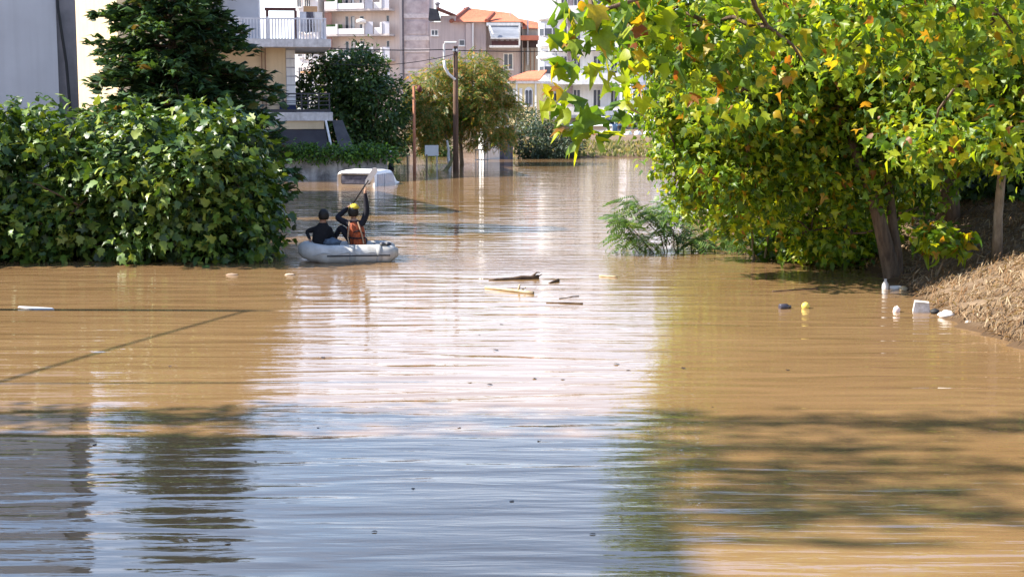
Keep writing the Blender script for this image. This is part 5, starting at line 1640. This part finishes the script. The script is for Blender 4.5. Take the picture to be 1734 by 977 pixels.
def blob(px, py, r, zc, seed, seg=9):
    c_ = WP(px, py)
    b_ = ellipsoid((0, 0, 0), r, seg=seg)
    rd = random.Random(seed)
    b_.v = [(c_.x + x * (1 + rd.uniform(-.18, .18)), c_.y + y * (1 + rd.uniform(-.18, .18)), zc + z * (1 + rd.uniform(-.2, .2))) for x, y, z in b_.v]
    return b_
def bottle(px, py, rz_, ln=0.24, r=0.035):
    c_ = WP(px, py)
    d = Vector((math.cos(rz_), math.sin(rz_), 0))
    ts = (0, .03, .62, .75, .88, .89, 1.0)
    rs = (r * .8, r, r, r * .7, r * .4, r * .45, r * .45)
    return MB().tube([c_ + d * ln * t_ + Vector((0, 0, r * .5)) for t_ in ts], rs, 10)
dec("foam_box", "white foam block lodged at the bank waterline", "box", MB().prism([WP(1545, 529) + Vector((0, 0, -.05)), WP(1576, 529) + Vector((0, 0, -.05)), WP(1573, 529) + Vector((0, 0, .15)), WP(1549, 529) + Vector((0, 0, .17))], (0.05, 0.22, 0)), WPL, smooth=False)
dec("plastic_bottle", "white plastic bottle floating at the foot of the forked trunk", "bottle", bottle(1506, 490, 0.1, 0.3, 0.045), WPL)
dec("plastic_jug", "upright white jug at the left of the forked trunk foot", "jug", MB().lathe(tuple(WP(1499, 490) + Vector((0, 0, -.08))), [(.05, 0), (.06, .03), (.06, .17), (.025, .23), (.025, .27)], 10), WPL)
dec("paper_cup", "small pale cup floating left of the foam block", "cup", blob(1518, 528, (0.06, 0.06, 0.07), 0.02, 3), mat("pale_pink_plastic", (0.8, 0.66, 0.6), (0.7, 0.56, 0.5), 6))
dec("plastic_bag", "crumpled white plastic bag on the bank edge right of foam block", "bag", blob(1603, 537, (0.13, 0.1, 0.075), 0.03, 4), WPL)
dec("plastic_bag", "small dark plastic bag beside the foam block", "bag", blob(1583, 531, (0.08, 0.07, 0.05), 0.03, 5), BLACK)
dec("dark_bottle", "dark bottle bobbing left of the yellow ball", "bottle", bottle(1320, 523, 0.3, 0.2, 0.055), mat("dark_plastic", (0.06, 0.055, 0.07), (0.04, 0.035, 0.05), 5, 0.3, spec=0.5))
dec("yellow_ball", "yellow ball floating in front of the right bank", "ball", ellipsoid(tuple(WP(1364, 522) + Vector((0, 0, .035))), (.066, .066, .066), seg=18), mat("yellow_rubber", (0.75, 0.6, 0.12), (0.66, 0.5, 0.1), 6, 0.5))
dec("floating_litter", "pale scrap floating below the fig bush", "litter", blob(393, 466, (0.12, 0.05, 0.03), 0.004, 6), mat("mud_plastic", (0.4, 0.28, 0.2), (0.28, 0.2, 0.13), 8))
dec("floating_litter", "pale scrap floating left of the dinghy", "litter", blob(491, 466, (0.1, 0.05, 0.03), 0.004, 7), mat("mud_plastic2", (0.5, 0.4, 0.32), (0.36, 0.27, 0.2), 8))
for px, py, lab, s_ in ((1640, 549, "tiny white scrap on the bank edge toward the right", .05), (1714, 556, "tiny white scrap near the right edge waterline", .06), (1530, 492, "tan scrap beside the white plastic bottle", .07)):
    dec("washed_up_scrap", lab, "litter", blob(px, py, (s_, s_, s_ * .8), 0.02, px), WPL if s_ < .065 else CANE)
# small dark leaves on the surface, each its own
SPECK = mat("soaked_leaf", (0.035, 0.022, 0.015), (0.06, 0.035, 0.02), 30, 0.5)
specks = [(392, 920), (780, 725), (800, 648), (905, 640), (835, 652), (435, 780), (957, 643), (540, 724), (1050, 617), (1060, 627), (851, 549), (845, 594), (1208, 690), (910, 745), (1157, 625), (813, 567), (870, 850), (640, 900), (285, 620), (700, 830), (1010, 905), (1335, 626), (158, 752), (545, 607)]
def speck_label(px, py):
    return SPL[specks.index((px, py))]
SPL = ["large dark leaf floating alone at the bottom left of centre", "round dark leaf in the middle of the blue reflection", "dark leaf left of centre where the pale reflection ends", "dark leaf right of centre on the pale reflection",
       "small leaf just right of another at the pale reflection's lower end", "faint leaf on the left in the conifer reflection edge", "small leaf right of the dark leaf on pale reflection", "leaf left of centre at the start of blue reflection",
       "upper leaf of the close pair near the right brown edge", "lower leaf of the close pair near the right brown edge", "uppermost leaf speck below the floating cane", "leaf speck below the uppermost one in mid channel", "leaf on the brown water right of centre alone",
       "leaf low on the right part of the blue reflection", "leaf on brown water below the right tree edge", "faint speck between two leaves in mid channel", "leaf in the lower centre of the blue reflection", "leaf low in the left centre of blue water", "leaf far left on the brown water",
       "leaf in the lower left centre of blue water", "leaf at lower right end of the blue reflection", "leaf on lit brown water under the right trees", "leaf far left near the building reflection", "leaf below the dinghy on the pale reflection"]
lm = raw_mesh("soaked_leaf", OVAL_LEAF[0] * np.array([1.3, 1, 0.3]), OVAL_LEAF[1], SPECK)
for k, (px, py) in enumerate(specks):
    c_ = WP(px, py)
    o = bpy.data.objects.new("soaked_leaf", lm)
    C.objects.link(o)
    o.location = (c_.x, c_.y, 0.006)
    o.rotation_euler = (random.uniform(-.15, .15), random.uniform(-.15, .15), random.uniform(0, 6.28))
    sc = (0.075 if py > 700 else 0.1) * random.uniform(0.6, 1.0) * (0.6 if k in (5, 12, 15) else 1)
    o.scale = (sc, sc, sc * 2)
    tag(o, speck_label(px, py), "leaf", "dark leaf specks scattered on the open water")
